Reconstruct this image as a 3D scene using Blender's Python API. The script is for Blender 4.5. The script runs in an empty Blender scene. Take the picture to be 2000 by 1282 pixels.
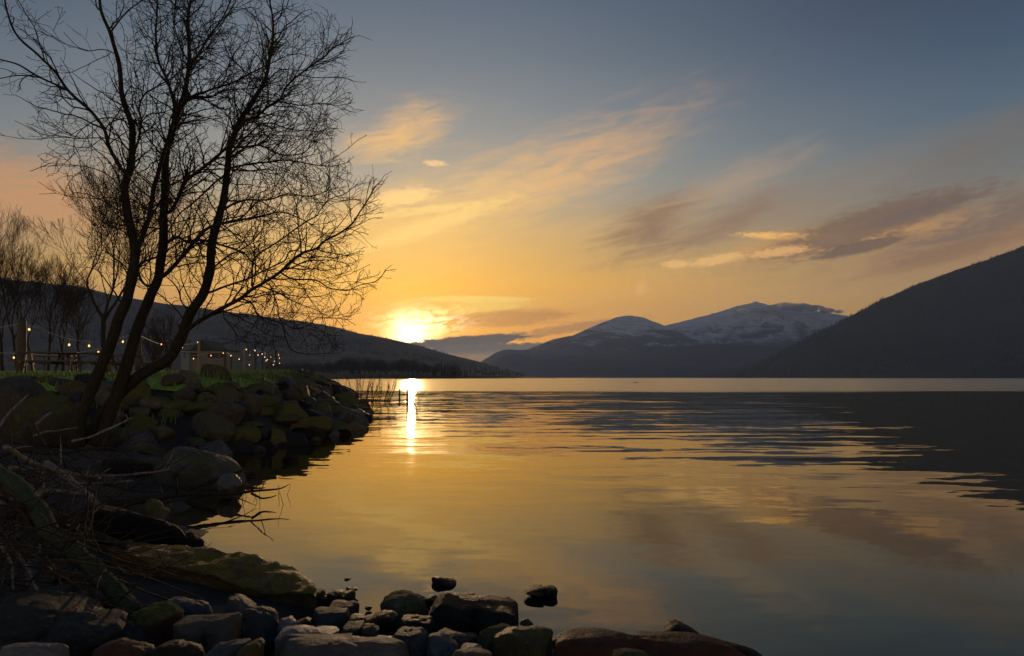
import bpy, bmesh, math, random
import numpy as np
from mathutils import Vector, Matrix, noise as mnoise

SC = bpy.context.scene
COL = SC.collection
RAD = math.radians
FPX = 2000 * 24.0 / 36.0          # focal length in photo pixels
HOR = 738.0                       # photo row of the horizon
EYE = 1.2                         # camera height above the water


def at(px, py, Y):
    """the point at distance Y seen at photo pixel (px, py)"""
    return Vector(((px - 1000.0) / FPX * Y, Y, EYE + (HOR - py) / FPX * Y))


def onz(px, py, z=0.0):
    """the point of the level z seen at photo pixel (px, py)"""
    Y = FPX * (EYE - z) / (py - HOR)
    return Vector(((px - 1000.0) / FPX * Y, Y, z))


# ------------------------------------------------------------------ camera
cam_d = bpy.data.cameras.new('camera')
cam = bpy.data.objects.new('camera', cam_d)
COL.objects.link(cam)
cam.location = (0, 0, EYE)
cam.rotation_euler = (RAD(90), 0, 0)
cam_d.lens = 24.0
cam_d.sensor_width = 36.0
cam_d.shift_y = (HOR - 641.0) / 2000.0
cam_d.clip_start = 0.05
cam_d.clip_end = 60000.0
cam_d.dof.use_dof = True
cam_d.dof.focus_distance = 9.0
cam_d.dof.aperture_fstop = 4.5
SC.camera = cam

SC.view_settings.view_transform = 'Standard'
SC.view_settings.look = 'None'
SC.view_settings.exposure = 0.0
SC.view_settings.gamma = 1.0
SC.cycles.max_bounces = 8
SC.cycles.volume_bounces = 1
SC.cycles.sample_clamp_indirect = 4.0
SC.cycles.use_denoising = True

SUN_AZ = math.atan((803 - 1000) / FPX)        # from +Y towards +X
SUN_EL = math.atan((HOR - 662) / FPX * math.cos(SUN_AZ))
SUN_DIR = Vector((math.sin(SUN_AZ) * math.cos(SUN_EL), math.cos(SUN_AZ) * math.cos(SUN_EL), math.sin(SUN_EL)))


# ------------------------------------------------------------------ node helper
class S:
    """a socket with arithmetic"""
    def __init__(self, nt, sock): self.nt, self.s = nt, sock
    def _m(self, op, *a):
        n = self.nt.nodes.new('ShaderNodeMath'); n.operation = op
        for i, v in enumerate((self,) + a): put(self.nt, n.inputs[i], v)
        return S(self.nt, n.outputs[0])
    def __add__(self, o): return self._m('ADD', o)
    __radd__ = __add__
    def __mul__(self, o): return self._m('MULTIPLY', o)
    __rmul__ = __mul__
    def __sub__(self, o): return self._m('SUBTRACT', o)
    def __rsub__(self, o): return (self * -1.0) + o
    def __truediv__(self, o): return self._m('DIVIDE', o)
    def __neg__(self): return self * -1.0
    def pow(self, o): return self._m('POWER', o)
    def exp(self): return self._m('EXPONENT')
    def max(self, o): return self._m('MAXIMUM', o)
    def min(self, o): return self._m('MINIMUM', o)
    def abs(self): return self._m('ABSOLUTE')
    def clamp(self): return self.max(0.0).min(1.0)
    def step(self, a, b, smooth=True):
        n = self.nt.nodes.new('ShaderNodeMapRange')
        n.interpolation_type = 'SMOOTHSTEP' if smooth else 'LINEAR'
        put(self.nt, n.inputs[0], self)
        for i, v in enumerate((a, b, 0.0, 1.0)): put(self.nt, n.inputs[1 + i], v)
        return S(self.nt, n.outputs[0])


def put(nt, inp, v):
    if isinstance(v, S): nt.links.new(v.s, inp)
    elif isinstance(v, (tuple, list)) and len(v) == 3 and inp.type == 'RGBA': inp.default_value = (*v, 1.0)
    else: inp.default_value = v


def node(nt, kind, ins=None, out=0, **props):
    n = nt.nodes.new(kind)
    for k, v in props.items(): setattr(n, k, v)
    for k, v in (ins or {}).items(): put(nt, n.inputs[k], v)
    return S(nt, n.outputs[out])


def mixc(nt, f, a, b, blend='MIX'):
    n = nt.nodes.new('ShaderNodeMix'); n.data_type = 'RGBA'; n.blend_type = blend
    put(nt, n.inputs[0], f); put(nt, n.inputs[6], a); put(nt, n.inputs[7], b)
    return S(nt, n.outputs[2])


def ramp(nt, f, stops, interp='LINEAR'):
    n = nt.nodes.new('ShaderNodeValToRGB')
    e = n.color_ramp.elements
    n.color_ramp.interpolation = interp
    while len(e) < len(stops): e.new(0.5)
    for i, (p, c) in enumerate(stops):
        e[i].position = p
        e[i].color = (*c, 1.0) if isinstance(c, (tuple, list)) else (c, c, c, 1.0)
    put(nt, n.inputs[0], f)
    return S(nt, n.outputs[0])


def sepxyz(nt, v):
    n = nt.nodes.new('ShaderNodeSeparateXYZ'); put(nt, n.inputs[0], v)
    return [S(nt, o) for o in n.outputs]


def comb(nt, x, y, z=0.0):
    return node(nt, 'ShaderNodeCombineXYZ', {0: x, 1: y, 2: z})


def noise_t(nt, vec, scale=1.0, detail=4.0, rough=0.5, dist=0.0, out=0, dims='3D'):
    return node(nt, 'ShaderNodeTexNoise', {'Vector': vec, 'Scale': scale, 'Detail': detail, 'Roughness': rough,
                                           'Distortion': dist}, out, noise_dimensions=dims)


def lin(r, g, b):
    f = lambda c: (c / 255 / 12.92) if c <= 10 else ((c / 255 + 0.055) / 1.055) ** 2.4
    return (f(r), f(g), f(b))


# ------------------------------------------------------------------ world: evening sky with clouds
def build_world():
    w = bpy.data.worlds.new('World'); SC.world = w; w.use_nodes = True
    nt = w.node_tree; nt.nodes.clear()
    out = nt.nodes.new('ShaderNodeOutputWorld')
    bg = nt.nodes.new('ShaderNodeBackground')
    nt.links.new(bg.outputs[0], out.inputs[0])
    co = nt.nodes.new('ShaderNodeTexCoord')
    d = S(nt, co.outputs['Generated'])
    dx, dy, dz = sepxyz(nt, d)
    K = 180 / math.pi
    el = dz.max(-0.999).min(0.999)._m('ARCSINE') * K
    az = dx._m('ARCTAN2', dy) * K
    cosg = node(nt, 'ShaderNodeVectorMath', {0: d, 1: tuple(SUN_DIR)}, 1, operation='DOT_PRODUCT')
    gam = cosg.max(-1.0).min(1.0)._m('ARCCOSINE') * K
    daz = (az - SUN_AZ * K).abs()

    near = [(0, (255, 138, 6)), (3.5, (255, 166, 14)), (7.6, (255, 186, 50)), (11.5, (216, 176, 108)), (15.5, (160, 160, 152)),
            (20, (132, 142, 149)), (25, (98, 117, 134)), (30, (72, 95, 120)), (45, (58, 74, 98)), (90, (36, 50, 74))]
    far = [(0, (196, 138, 58)), (5, (202, 156, 78)), (9.5, (158, 138, 102)), (14, (106, 118, 122)), (18, (76, 99, 118)), (22, (52, 78, 105)),
           (26, (37, 60, 88)), (30, (30, 50, 78)), (50, (34, 46, 68)), (90, (30, 42, 64))]
    t = el.max(0.0) / 90.0
    cn = ramp(nt, t, [(a / 90.0, lin(*c)) for a, c in near])
    cf = ramp(nt, t, [(a / 90.0, lin(*c)) for a, c in far])
    base = mixc(nt, daz.step(2.0, 46.0), cn, cf)
    # the physical sky of the same sun, at low strength, blended in
    sk = nt.nodes.new('ShaderNodeTexSky'); sk.sky_type = 'NISHITA'; sk.sun_disc = False
    sk.sun_elevation = SUN_EL; sk.sun_rotation = SUN_AZ
    sk.air_density = 1.0; sk.dust_density = 2.0; sk.ozone_density = 1.0
    skc = mixc(nt, 1.0, S(nt, sk.outputs[0]), (0.05, 0.05, 0.05), 'MULTIPLY')
    base = mixc(nt, 0.10, base, skc)
    back = 1.0 + daz.step(60.0, 125.0) * 1.6          # sky opposite the sunset, brightened as added fill light on fronts facing the camera
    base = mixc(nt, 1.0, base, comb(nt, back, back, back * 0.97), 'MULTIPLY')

    # ---- cloud layer, on a plane high above: streaks run towards az -37 deg
    h = dz.max(0.0) + 0.06
    px, py = dx / h, dy / h
    ca, sa = math.cos(RAD(-37)), math.sin(RAD(-37))
    along = px * sa + py * ca
    across = px * ca - py * sa
    n1 = noise_t(nt, comb(nt, along * 0.40, across * 2.3), 1.0, 8.0, 0.62, 0.6)
    n2 = noise_t(nt, comb(nt, az * 0.26 + el * 0.12, el * 1.25 - az * 0.26, 3.0), 1.0, 9.0, 0.64, 0.7)
    n3 = noise_t(nt, comb(nt, az * 1.1, el * 3.2 - az * 0.3, 7.0), 1.0, 8.0, 0.66, 0.5)

    n4 = noise_t(nt, comb(nt, az * 2.6, el * 7.0, 11.0), 1.0, 6.0, 0.65, 0.6)

    falloff = (gam * (-1 / 30.0)).exp()
    lit = ramp(nt, falloff, [(0.0, lin(100, 90, 84)), (0.28, lin(160, 130, 102)), (0.5, lin(232, 178, 118)), (0.75, lin(255, 208, 116)), (1.0, lin(255, 226, 140))])
    dark = ramp(nt, falloff, [(0.0, lin(70, 66, 68)), (0.35, lin(112, 90, 74)), (0.6, lin(170, 122, 70)), (1.0, lin(206, 140, 50))])
    wis = n1.step(0.40, 0.80) * el.step(3.0, 9.0) * (1.0 - el.step(13.0, 22.0)) * (0.12 + (gam * (-1 / 26.0)).exp() * 0.68)
    col = mixc(nt, wis, base, lit)

    def blob(c, px, py, rx, ry, tilt, colour, amount, nz, lo=0.42, hi=0.72):
        """one cloud: an ellipse on the sky round photo direction (px,py), broken up by noise"""
        u, v = (px - 1000) / FPX, (HOR - py) / FPX
        a0 = math.degrees(math.atan(u)); e0 = math.degrees(math.atan(v * math.cos(math.atan(u))))
        k = math.degrees(1 / FPX)
        da, de = az - a0, el - e0
        ct, st = math.cos(RAD(tilt)), math.sin(RAD(tilt))
        qx = (da * ct + de * st) / (rx * k); qy = (de * ct - da * st) / (ry * k)
        g = ((qx * qx + qy * qy) * -0.8).exp()
        f = (g * 0.62 + (nz - 0.5) * 1.1 * g.pow(0.35)).step(lo - 0.2, hi - 0.2) * amount
        return mixc(nt, f, c, colour)

    P = lambda *c: lin(*c)
    # broad peach bands rising to the right of the sun
    col = blob(col, 960, 385, 330, 70, 20, lit, 0.66, n2, 0.25, 1.0)
    col = blob(col, 1190, 310, 190, 48, 26, lit, 0.34, n2, 0.25, 1.0)
    col = blob(col, 800, 255, 90, 46, 20, lit, 0.7, n2, 0.3, 0.98)
    col = blob(col, 720, 285, 70, 30, 10, lit, 0.6, n2, 0.3, 0.98)
    col = blob(col, 830, 445, 170, 16, 19, P(255, 214, 130), 0.75, n3, 0.3, 0.75)
    col = blob(col, 840, 410, 120, 8, 8, P(255, 216, 134), 0.7, n3, 0.35, 0.75)
    col = blob(col, 55, 385, 150, 62, -6, P(206, 146, 92), 0.8, n2, 0.22, 0.95)
    col = blob(col, 1440, 350, 130, 26, 18, P(190, 156, 124), 0.4, n2, 0.25, 1.0)
    col = blob(col, 1560, 400, 330, 40, 12, P(140, 118, 100), 0.42, n2, 0.22, 0.95)
    col = blob(col, 1950, 270, 160, 44, 16, P(104, 98, 92), 0.6, n2, 0.25, 1.0)
    # mauve and brown clouds
    col = blob(col, 1262, 442, 95, 44, 24, P(136, 106, 80), 0.85, n2, 0.24, 0.9)
    col = blob(col, 1420, 436, 120, 24, 20, P(140, 110, 86), 0.8, n2, 0.22, 0.95)
    col = blob(col, 1890, 476, 210, 46, 9, P(170, 120, 72), 0.65, n2, 0.2, 0.85)
    col = blob(col, 1960, 418, 150, 24, 14, P(96, 84, 80), 0.65, n2, 0.2, 0.75)
    col = blob(col, 1860, 492, 110, 14, 12, P(120, 88, 62), 0.5, n3, 0.25, 0.75)
    col = blob(col, 1625, 470, 150, 22, 6, P(236, 172, 88), 0.8, n3, 0.20, 0.68)
    col = blob(col, 1545, 462, 70, 5, -6, P(255, 192, 98), 0.95, n4, 0.22, 0.55)
    col = blob(col, 1690, 441, 135, 22, 13, P(112, 88, 70), 0.9, n3, 0.14, 0.58)
    col = blob(col, 1800, 412, 80, 8, 12, P(104, 88, 78), 0.75, n3, 0.16, 0.65)
    col = blob(col, 1678, 483, 58, 8, 9, P(108, 84, 66), 0.92, n3, 0.18, 0.5)
    col = blob(col, 1520, 492, 60, 10, 4, P(240, 182, 104), 0.75, n4, 0.42, 0.72)
    col = blob(col, 1400, 508, 60, 11, 8, P(244, 190, 112), 0.75, n4, 0.44, 0.72)
    col = blob(col, 1320, 516, 34, 9, 0, P(244, 190, 112), 0.75, n4, 0.44, 0.72)
    col = blob(col, 850, 319, 26, 7, 0, P(246, 200, 140), 0.75, n4, 0.46, 0.70)
    col = blob(col, 1252, 566, 12, 16, -30, P(238, 176, 92), 0.8, n4, 0.38, 0.66)
    col = blob(col, 930, 585, 120, 8, 0, P(255, 216, 110), 0.9, n4, 0.45, 0.64)
    col = blob(col, 790, 385, 60, 16, 10, P(255, 212, 136), 0.8, n3, 0.35, 0.68)
    # broken golden clouds right of the sun
    col = blob(col, 985, 622, 120, 16, 3, P(196, 130, 48), 0.85, n3, 0.34, 0.62)
    col = blob(col, 930, 600, 100, 12, 4, P(255, 214, 96), 0.8, n3, 0.4, 0.65)
    col = blob(col, 1120, 640, 120, 9, 8, P(170, 116, 54), 0.8, n3, 0.34, 0.66)

    # ---- aureole and glow of the low sun
    glow = (gam * (-1 / 6.2)).exp() * 1.05
    core = ((gam / 1.62).pow(2.0) * -1.0).exp() * 3.6
    el_off = el - 4.6
    wing = ((((az - SUN_AZ * K - 1.0) / 3.0).pow(2.0) + (el_off / 0.9).pow(2.0)) * -1.0).exp() * 1.7 * n3.step(0.42, 0.56)
    gcol = mixc(nt, 1.0, (1.0, 0.47, 0.015), comb(nt, glow, glow, glow), 'MULTIPLY')
    ccol = mixc(nt, 1.0, (1.0, 0.84, 0.50), comb(nt, core + wing, core + wing, core + wing), 'MULTIPLY')
    col = mixc(nt, 1.0, mixc(nt, 1.0, col, gcol, 'ADD'), ccol, 'ADD')
    # low cloud bank on the horizon, beyond the valley, hiding the glow
    col = blob(col, 905, 668, 92, 8, 5, P(92, 76, 58), 1.0, n3, 0.24, 0.42)
    col = blob(col, 960, 682, 130, 8, 2, P(98, 86, 72), 1.0, n3, 0.26, 0.5)
    col = blob(col, 950, 700, 140, 11, 2, P(126, 104, 80), 0.9, n3, 0.26, 0.55)
    # below the horizon: dim ground light
    col = mixc(nt, el.step(-3.0, 0.0), (0.03, 0.03, 0.03), col)
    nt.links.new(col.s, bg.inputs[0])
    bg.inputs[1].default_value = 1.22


build_world()

sun_d = bpy.data.lights.new('sun', 'SUN')
sun_d.energy = 2.0
sun_d.angle = RAD(0.53)
sun_d.color = (1.0, 0.64, 0.34)
sun = bpy.data.objects.new('sun', sun_d)
COL.objects.link(sun)
sun.rotation_euler = SUN_DIR.to_track_quat('Z', 'Y').to_euler()


# ------------------------------------------------------------------ object helpers
def link_mesh(name, verts, faces, mat=None, parent=None, smooth=True, mats=None, fmat=None):
    me = bpy.data.meshes.new(name)
    me.from_pydata([tuple(v) for v in verts], [], [tuple(f) for f in faces])
    if mats:
        for m in mats: me.materials.append(m)
    elif mat: me.materials.append(mat)
    me.polygons.foreach_set('use_smooth', [smooth] * len(me.polygons))
    if fmat is not None: me.polygons.foreach_set('material_index', fmat)
    me.update()
    o = bpy.data.objects.new(name, me)
    COL.objects.link(o)
    if parent: o.parent = parent
    return o


def tag(o, label=None, cat=None, group=None, kind=None):
    if label: o['label'] = label
    if cat: o['category'] = cat
    if group: o['group'] = group
    if kind: o['kind'] = kind
    return o


def empty(name, loc, rz=0.0):
    o = bpy.data.objects.new(name, None)
    o.location = loc; o.rotation_euler = (0, 0, rz)
    o.empty_display_size = 0.1
    COL.objects.link(o)
    return o


def copy_tree(o, parent=None):
    c = o.copy(); COL.objects.link(c)
    if parent: c.parent = parent
    for ch in list(o.children): copy_tree(ch, c)
    return c


def material(name):
    m = bpy.data.materials.new(name); m.use_nodes = True
    nt = m.node_tree
    b = nt.nodes['Principled BSDF']
    return m, nt, b


def bump(nt, b, height, strength=0.5, dist=0.02):
    n = nt.nodes.new('ShaderNodeBump')
    n.inputs['Strength'].default_value = strength
    n.inputs['Distance'].default_value = dist
    put(nt, n.inputs['Height'], height)
    nt.links.new(n.outputs[0], b.inputs['Normal'])


def fbm(p, octs=4, lac=2.0, gain=0.5):
    a, s, f = 1.0, 0.0, 1.0
    for _ in range(octs):
        s += a * mnoise.noise(p * f); a *= gain; f *= lac
    return s


class Tubes:
    """collects tapered tubes into one mesh"""
    def __init__(self): self.v, self.f = [], []
    def add(self, pts, radii, sides=6, cap=True):
        n = len(pts)
        if n < 2: return
        base = len(self.v)
        up = None
        for i, p in enumerate(pts):
            t = (pts[min(i + 1, n - 1)] - pts[max(i - 1, 0)])
            if t.length < 1e-9: t = Vector((0, 0, 1))
            t.normalize()
            if up is None:
                up = t.orthogonal().normalized()
            else:
                up = up - t * up.dot(t)
                if up.length < 1e-6: up = t.orthogonal()
                up.normalize()
            w = t.cross(up)
            r = radii[i]
            for k in range(sides):
                a = 2 * math.pi * k / sides
                self.v.append(p + (up * math.cos(a) + w * math.sin(a)) * r)
        for i in range(n - 1):
            for k in range(sides):
                a, b_ = base + i * sides + k, base + i * sides + (k + 1) % sides
                self.f.append((a, b_, b_ + sides, a + sides))
        if cap:
            self.f.append(tuple(base + k for k in range(sides))[::-1])
            self.f.append(tuple(base + (n - 1) * sides + k for k in range(sides)))
    def build(self, name, mat, parent=None):
        return link_mesh(name, self.v, self.f, mat, parent)


def smooth_path(pts, per=6):
    """Catmull-Rom through pts (Vectors)"""
    out = []
    n = len(pts)
    for i in range(n - 1):
        p0, p1, p2, p3 = pts[max(i - 1, 0)], pts[i], pts[i + 1], pts[min(i + 2, n - 1)]
        for k in range(per):
            t = k / per
            out.append(0.5 * ((2 * p1) + (p2 - p0) * t + (2 * p0 - 5 * p1 + 4 * p2 - p3) * t * t + (3 * p1 - p0 - 3 * p2 + p3) * t ** 3))
    out.append(pts[-1].copy())
    return out
# ================================================================== WATER
def build_water():
    m, nt, b = material('lake_water')
    nt.nodes.remove(b)
    out = nt.nodes['Material Output']
    g = nt.nodes.new('ShaderNodeNewGeometry')
    pos = S(nt, g.outputs['Position'])
    x, y, z = sepxyz(nt, pos)
    # distance zones: calm near the shore, long swell further out, ruffled far out
    far = (y + (noise_t(nt, comb(nt, x * 0.02, y * 0.05), 1.0, 3.0) - 0.5) * 22.0 + x.max(-30.0).min(30.0) * 0.08).step(54.0, 66.0)
    swell = y.step(4.5, 11.0) * (1.0 - far)
    lefty = 1.0 - (x / y.max(1.0)).step(-0.02, 0.34)
    # long low swell: crests across the view
    wx = noise_t(nt, comb(nt, x * 0.34, y * 1.8), 1.0, 2.5, 0.5, 0.3, out=1)
    sr, sg, sb = sepxyz(nt, wx)
    wf = noise_t(nt, comb(nt, x * 2.2, y * 6.5, 4.0), 1.0, 3.0, 0.55, 0.2, out=1)
    fr, fg, fb = sepxyz(nt, wf)
    wl = noise_t(nt, comb(nt, x * 0.09, y * 0.22, 9.0), 1.0, 2.0, 0.5)
    patch = wl.step(0.40, 0.62)
    ay = swell * (0.052 + 0.045 * lefty * y.step(12.0, 30.0)) * (0.30 + patch * 1.0) + 0.012
    af = 0.012 + patch * 0.012 + swell * 0.012 + swell * lefty * 0.03 * y.step(12.0, 26.0) + far * 0.05
    ny = (sg - 0.5) * ay * 2.0 + (fg - 0.5) * af * 2.0
    nx = (sr - 0.5) * ay * (0.5 + lefty * 1.1) + (fr - 0.5) * af * (0.7 + lefty * 1.2)
    nv = node(nt, 'ShaderNodeVectorMath', {0: comb(nt, nx, ny, 1.0)}, operation='NORMALIZE')
    rough = 0.018 + far * 0.20 + swell * 0.01
    gl = nt.nodes.new('ShaderNodeBsdfGlossy'); gl.distribution = 'GGX'
    put(nt, gl.inputs['Roughness'], rough)
    nt.links.new(nv.s, gl.inputs['Normal'])
    gl.inputs['Color'].default_value = (0.98, 0.93, 0.79, 1)
    df = nt.nodes.new('ShaderNodeBsdfDiffuse')
    df.inputs['Color'].default_value = (0.016, 0.012, 0.006, 1)
    fz = nt.nodes.new('ShaderNodeFresnel'); fz.inputs['IOR'].default_value = 1.9
    nt.links.new(nv.s, fz.inputs['Normal'])
    mx = nt.nodes.new('ShaderNodeMixShader')
    nt.links.new(fz.outputs[0], mx.inputs[0])
    nt.links.new(df.outputs[0], mx.inputs[1]); nt.links.new(gl.outputs[0], mx.inputs[2])
    nt.links.new(mx.outputs[0], out.inputs['Surface'])
    ys = [-14, 0, 2, 4, 8, 16, 40, 100, 300, 900, 2500, 6000, 9500]
    xs = [-9000, -3000, -1000, -300, -60, -20, -8, 0, 8, 20, 60, 300, 1000, 3000, 9000]
    v = [(a, c, 0.0) for c in ys for a in xs]
    n = len(xs)
    f = [(j * n + i, j * n + i + 1, (j + 1) * n + i + 1, (j + 1) * n + i) for j in range(len(ys) - 1) for i in range(n - 1)]
    o = link_mesh('water', v, f, m)
    tag(o, 'calm loch water mirroring the golden evening sky', 'water', kind='structure')


build_water()


# ================================================================== HILLS
def hill_material(name, base, alt, snow=0.0, snow_z=(500, 800), scale=0.01):
    m, nt, b = material(name)
    g = nt.nodes.new('ShaderNodeNewGeometry')
    pos = S(nt, g.outputs['Position'])
    x, y, z = sepxyz(nt, pos)
    n = noise_t(nt, pos, scale, 8.0, 0.62)
    c = ramp(nt, n, [(0.35, base), (0.65, alt)])
    if snow:
        st = noise_t(nt, comb(nt, x * 0.0022, y * 0.0022, z * 0.011), 1.0, 9.0, 0.66, 0.6)
        zz = (z - snow_z[0]) / (snow_z[1] - snow_z[0])
        s = (st + (zz.clamp() - 0.5) * 0.42).step(0.41, 0.55) * zz.step(-0.2, 0.12) * snow
        nz = sepxyz(nt, S(nt, g.outputs['Normal']))[2]
        fine = noise_t(nt, comb(nt, x * 0.013, y * 0.008, z * 0.045), 1.0, 7.0, 0.75)
        s = s * ((fine - 0.5) * 2.4 + (nz - 0.80) * 1.6 + 0.72).clamp()
        c = mixc(nt, s, c, (0.42, 0.45, 0.50))
    nt.links.new(c.s, b.inputs['Base Color'])
    b.inputs['Roughness'].default_value = 0.95
    b.inputs['Specular IOR Level'].default_value = 0.1
    return m


def interp(pts, x):
    for (x0, y0), (x1, y1) in zip(pts, pts[1:]):
        if x <= x1:
            t = (x - x0) / (x1 - x0)
            return y0 + (y1 - y0) * max(0.0, min(1.0, t))
    return pts[-1][1]


def hill(name, label, ridge, Y0, front, back, mat, nu=300, nv=44, amp=0.16, seed=0.0, rough=1.0, curve=1.15):
    """a hill whose crest, Y0 metres away, stands at the photo rows given; real width, front and back slopes"""
    x0, x1 = ridge[0][0], ridge[-1][0]
    v = []
    tops = []
    for i in range(nu + 1):
        px = x0 + (x1 - x0) * i / nu
        py = interp(ridge, px)
        X = (px - 1000) / FPX * Y0
        ztop = max(EYE + (HOR - py) / FPX * Y0, 0.5)
        q = Vector((X * 0.004 * rough, seed, 0.3))
        ztop += fbm(q * 4, 4) * ztop * 0.008
        tops.append((X, ztop))
        for j in range(nv + 1):
            s = -1 + 2 * j / nv
            Y = Y0 + (s * front if s < 0 else s * back)
            prof = max(0.0, 1 - abs(s)) ** curve
            p = Vector((X, Y, 0)) * 0.0011 * rough + Vector((seed * 3.1, 0, seed))
            rel = fbm(p, 8, 2.1, 0.58) * amp
            edge = 4 * prof * (1 - prof)
            z = ztop * (prof + rel * edge * 0.9) - (2.0 if abs(s) > 0.999 else 0)
            v.append((X, Y, z))
    n = nv + 1
    f = [(i * n + j, (i + 1) * n + j, (i + 1) * n + j + 1, i * n + j + 1) for i in range(nu) for j in range(nv)]
    o = link_mesh(name, v, f, mat)
    tag(o, label, 'hill', kind='structure')
    return v, n, nu, nv


m_far = hill_material('snowy_heather', (0.030, 0.032, 0.028), (0.062, 0.058, 0.048), 1.0, (180, 820), 0.0012)
m_mid = hill_material('moorland', (0.028, 0.026, 0.018), (0.060, 0.050, 0.034), 0.0, scale=0.004)
m_left = hill_material('hill_pasture', (0.07, 0.062, 0.045), (0.14, 0.12, 0.08), 0.0, scale=0.006)
m_dark = hill_material('forest_slope', (0.010, 0.012, 0.010), (0.022, 0.024, 0.018), 0.0, scale=0.01)

ridge_b = [(1180, 680), (1240, 655), (1262, 645), (1300, 636), (1345, 625), (1400, 611), (1440, 598), (1475, 591), (1512, 600),
           (1560, 604), (1620, 612), (1660, 618), (1760, 630), (1900, 650), (2100, 690), (2300, 736)]
hill('snowy_mountain', 'highest snow streaked mountain across the loch with cloud on its summit', ridge_b, 8600, 2400, 2600, m_far, seed=2.3, amp=0.36, nu=440, nv=110)
ridge_a = [(900, 737), (950, 700), (985, 684), (1030, 683), (1080, 663), (1120, 655), (1170, 633), (1205, 620), (1232, 616), (1255, 620),
           (1300, 637), (1340, 655), (1420, 690), (1500, 720), (1560, 737)]
hill('snowy_mountain', 'rounded snow dusted mountain left of the highest peak', ridge_a, 7400, 1900, 2400, m_far, seed=5.1, amp=0.32, nu=360, nv=100)
ridge_f = [(930, 737), (960, 706), (1000, 690), (1060, 700), (1130, 694), (1200, 690), (1300, 678), (1400, 672), (1500, 676), (1600, 680), (1800, 690), (2000, 737)]
hill('foothill', 'dark foothill below the snow line at the head of the loch', ridge_f, 5600, 900, 1500, m_mid, seed=7.7, amp=0.2)
ridge_l = [(-900, 470), (-500, 505), (-200, 530), (0, 545), (70, 551), (150, 559), (230, 577), (300, 590), (400, 603), (500, 617), (600, 629), (655, 639), (700, 651),
           (760, 662), (805, 672), (870, 691), (925, 704), (960, 714), (1000, 727), (1032, 737.4)]
vl, nl, nul, nvl = hill('hillside', 'long wooded hillside sloping down to the left shore of the loch', ridge_l, 2900, 1500, 1500, m_left, nu=420, seed=1.4, amp=0.14)
ridge_r = [(1436, 737.6), (1470, 722), (1500, 706), (1560, 671), (1620, 640), (1660, 619), (1720, 587), (1760, 570), (1800, 552), (1860, 531), (1920, 510),
           (2000, 481), (2150, 430), (2400, 360), (2800, 300), (3400, 330), (4200, 500)]
vr, nr, nur, nvr = hill('hillside', 'steep dark forested hillside rising at the right of the loch', ridge_r, 3000, 1300, 1600, m_dark, nu=420, nv=80, seed=3.9, amp=0.17)
# ================================================================== NEAR GROUND
SHORE = [(9, -6), (4.2, 1.2), (1.4, 2.55), (0.3, 3.02), (0.0, 3.2), (-0.66, 3.35), (-1.07, 3.7), (-1.7, 4.3), (-2.5, 5.3), (-2.95, 5.9), (-3.3, 7.3), (-3.6, 8.6),
         (-4.6, 9.8), (-5.6, 10.6), (-7, 10.6), (-14, 10)]
EMB = [(-60, 4.0), (-14, 9.0), (-9, 10.0), (-5.6, 10.75), (-4.25, 11.1), (-3.8, 13.0), (-3.8, 15.5), (-4.3, 18.5), (-5.0, 22), (-5.9, 28), (-8.5, 33), (-13, 39), (-30, 100), (-112, 410),
       (-150, 700), (-66, 900), (-20, 1000), (20, 1400), (200, 2200)]


def sdist(X, Y, poly):
    """signed distance of points to a polyline: positive on its left-hand (land) side"""
    best = np.full(X.shape, 1e9); sgn = np.ones(X.shape)
    for (x0, y0), (x1, y1) in zip(poly, poly[1:]):
        dx, dy = x1 - x0, y1 - y0
        t = np.clip(((X - x0) * dx + (Y - y0) * dy) / (dx * dx + dy * dy), 0, 1)
        d = np.hypot(X - x0 - t * dx, Y - y0 - t * dy)
        s = np.sign(dx * (Y - y0) - dy * (X - x0)); s[s == 0] = 1
        m = d < best
        best = np.where(m, d, best); sgn = np.where(m, s, sgn)
    return best * sgn


def ground_z(X, Y):
    X = np.asarray(X, float); Y = np.asarray(Y, float)
    ds = sdist(X, Y, SHORE)
    sl = 0.085 + 0.085 * np.clip((Y - 4.4) / 1.8, 0, 1)
    beach = np.where(ds > 0, np.minimum(sl * ds, 0.42 + 0.02 * ds), np.maximum(0.22 * ds, -0.7))
    beach = np.where(Y > 10.8, -0.7, beach)
    de = sdist(X, Y, EMB)
    up = np.clip(de / 2.3, 0, 1)
    up = up * up * (3 - 2 * up) * 0.35 + up * 0.65
    lawn = 1.13 + 0.0115 * np.clip(Y - 8, 0, 110) + 0.003 * np.clip(Y - 118, 0, 900)
    low = np.clip((Y - 27) / 12.0, 0, 1)                       # past the end of the revetment the shore lies lower
    far_low = np.where(Y > 120, np.clip(de / 90.0, 0, 1), 1.0)
    lawn = np.where(Y > 120, lawn * far_low + 0.1, lawn)
    width = 1 + low * 3.0
    up = np.clip(de / (2.3 * width), 0, 1)
    emb = np.where(de > 0, up ** 0.85 * lawn, np.maximum(0.25 * de, -0.7))
    return np.maximum(beach, emb), ds, de


def gz(x, y):
    z, _, _ = ground_z(np.array([x]), np.array([y]))
    return float(z[0])


def ground_mat():
    m, nt, b = material('bank_soil')
    g = nt.nodes.new('ShaderNodeNewGeometry'); pos = S(nt, g.outputs['Position'])
    n = noise_t(nt, pos, 3.0, 8.0, 0.65)
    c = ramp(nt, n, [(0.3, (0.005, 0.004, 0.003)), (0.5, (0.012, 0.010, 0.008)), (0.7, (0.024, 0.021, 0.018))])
    nt.links.new(c.s, b.inputs['Base Color']); b.inputs['Roughness'].default_value = 0.8
    bump(nt, b, noise_t(nt, pos, 22.0, 6.0, 0.7), 0.9, 0.03)
    return m


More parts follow.
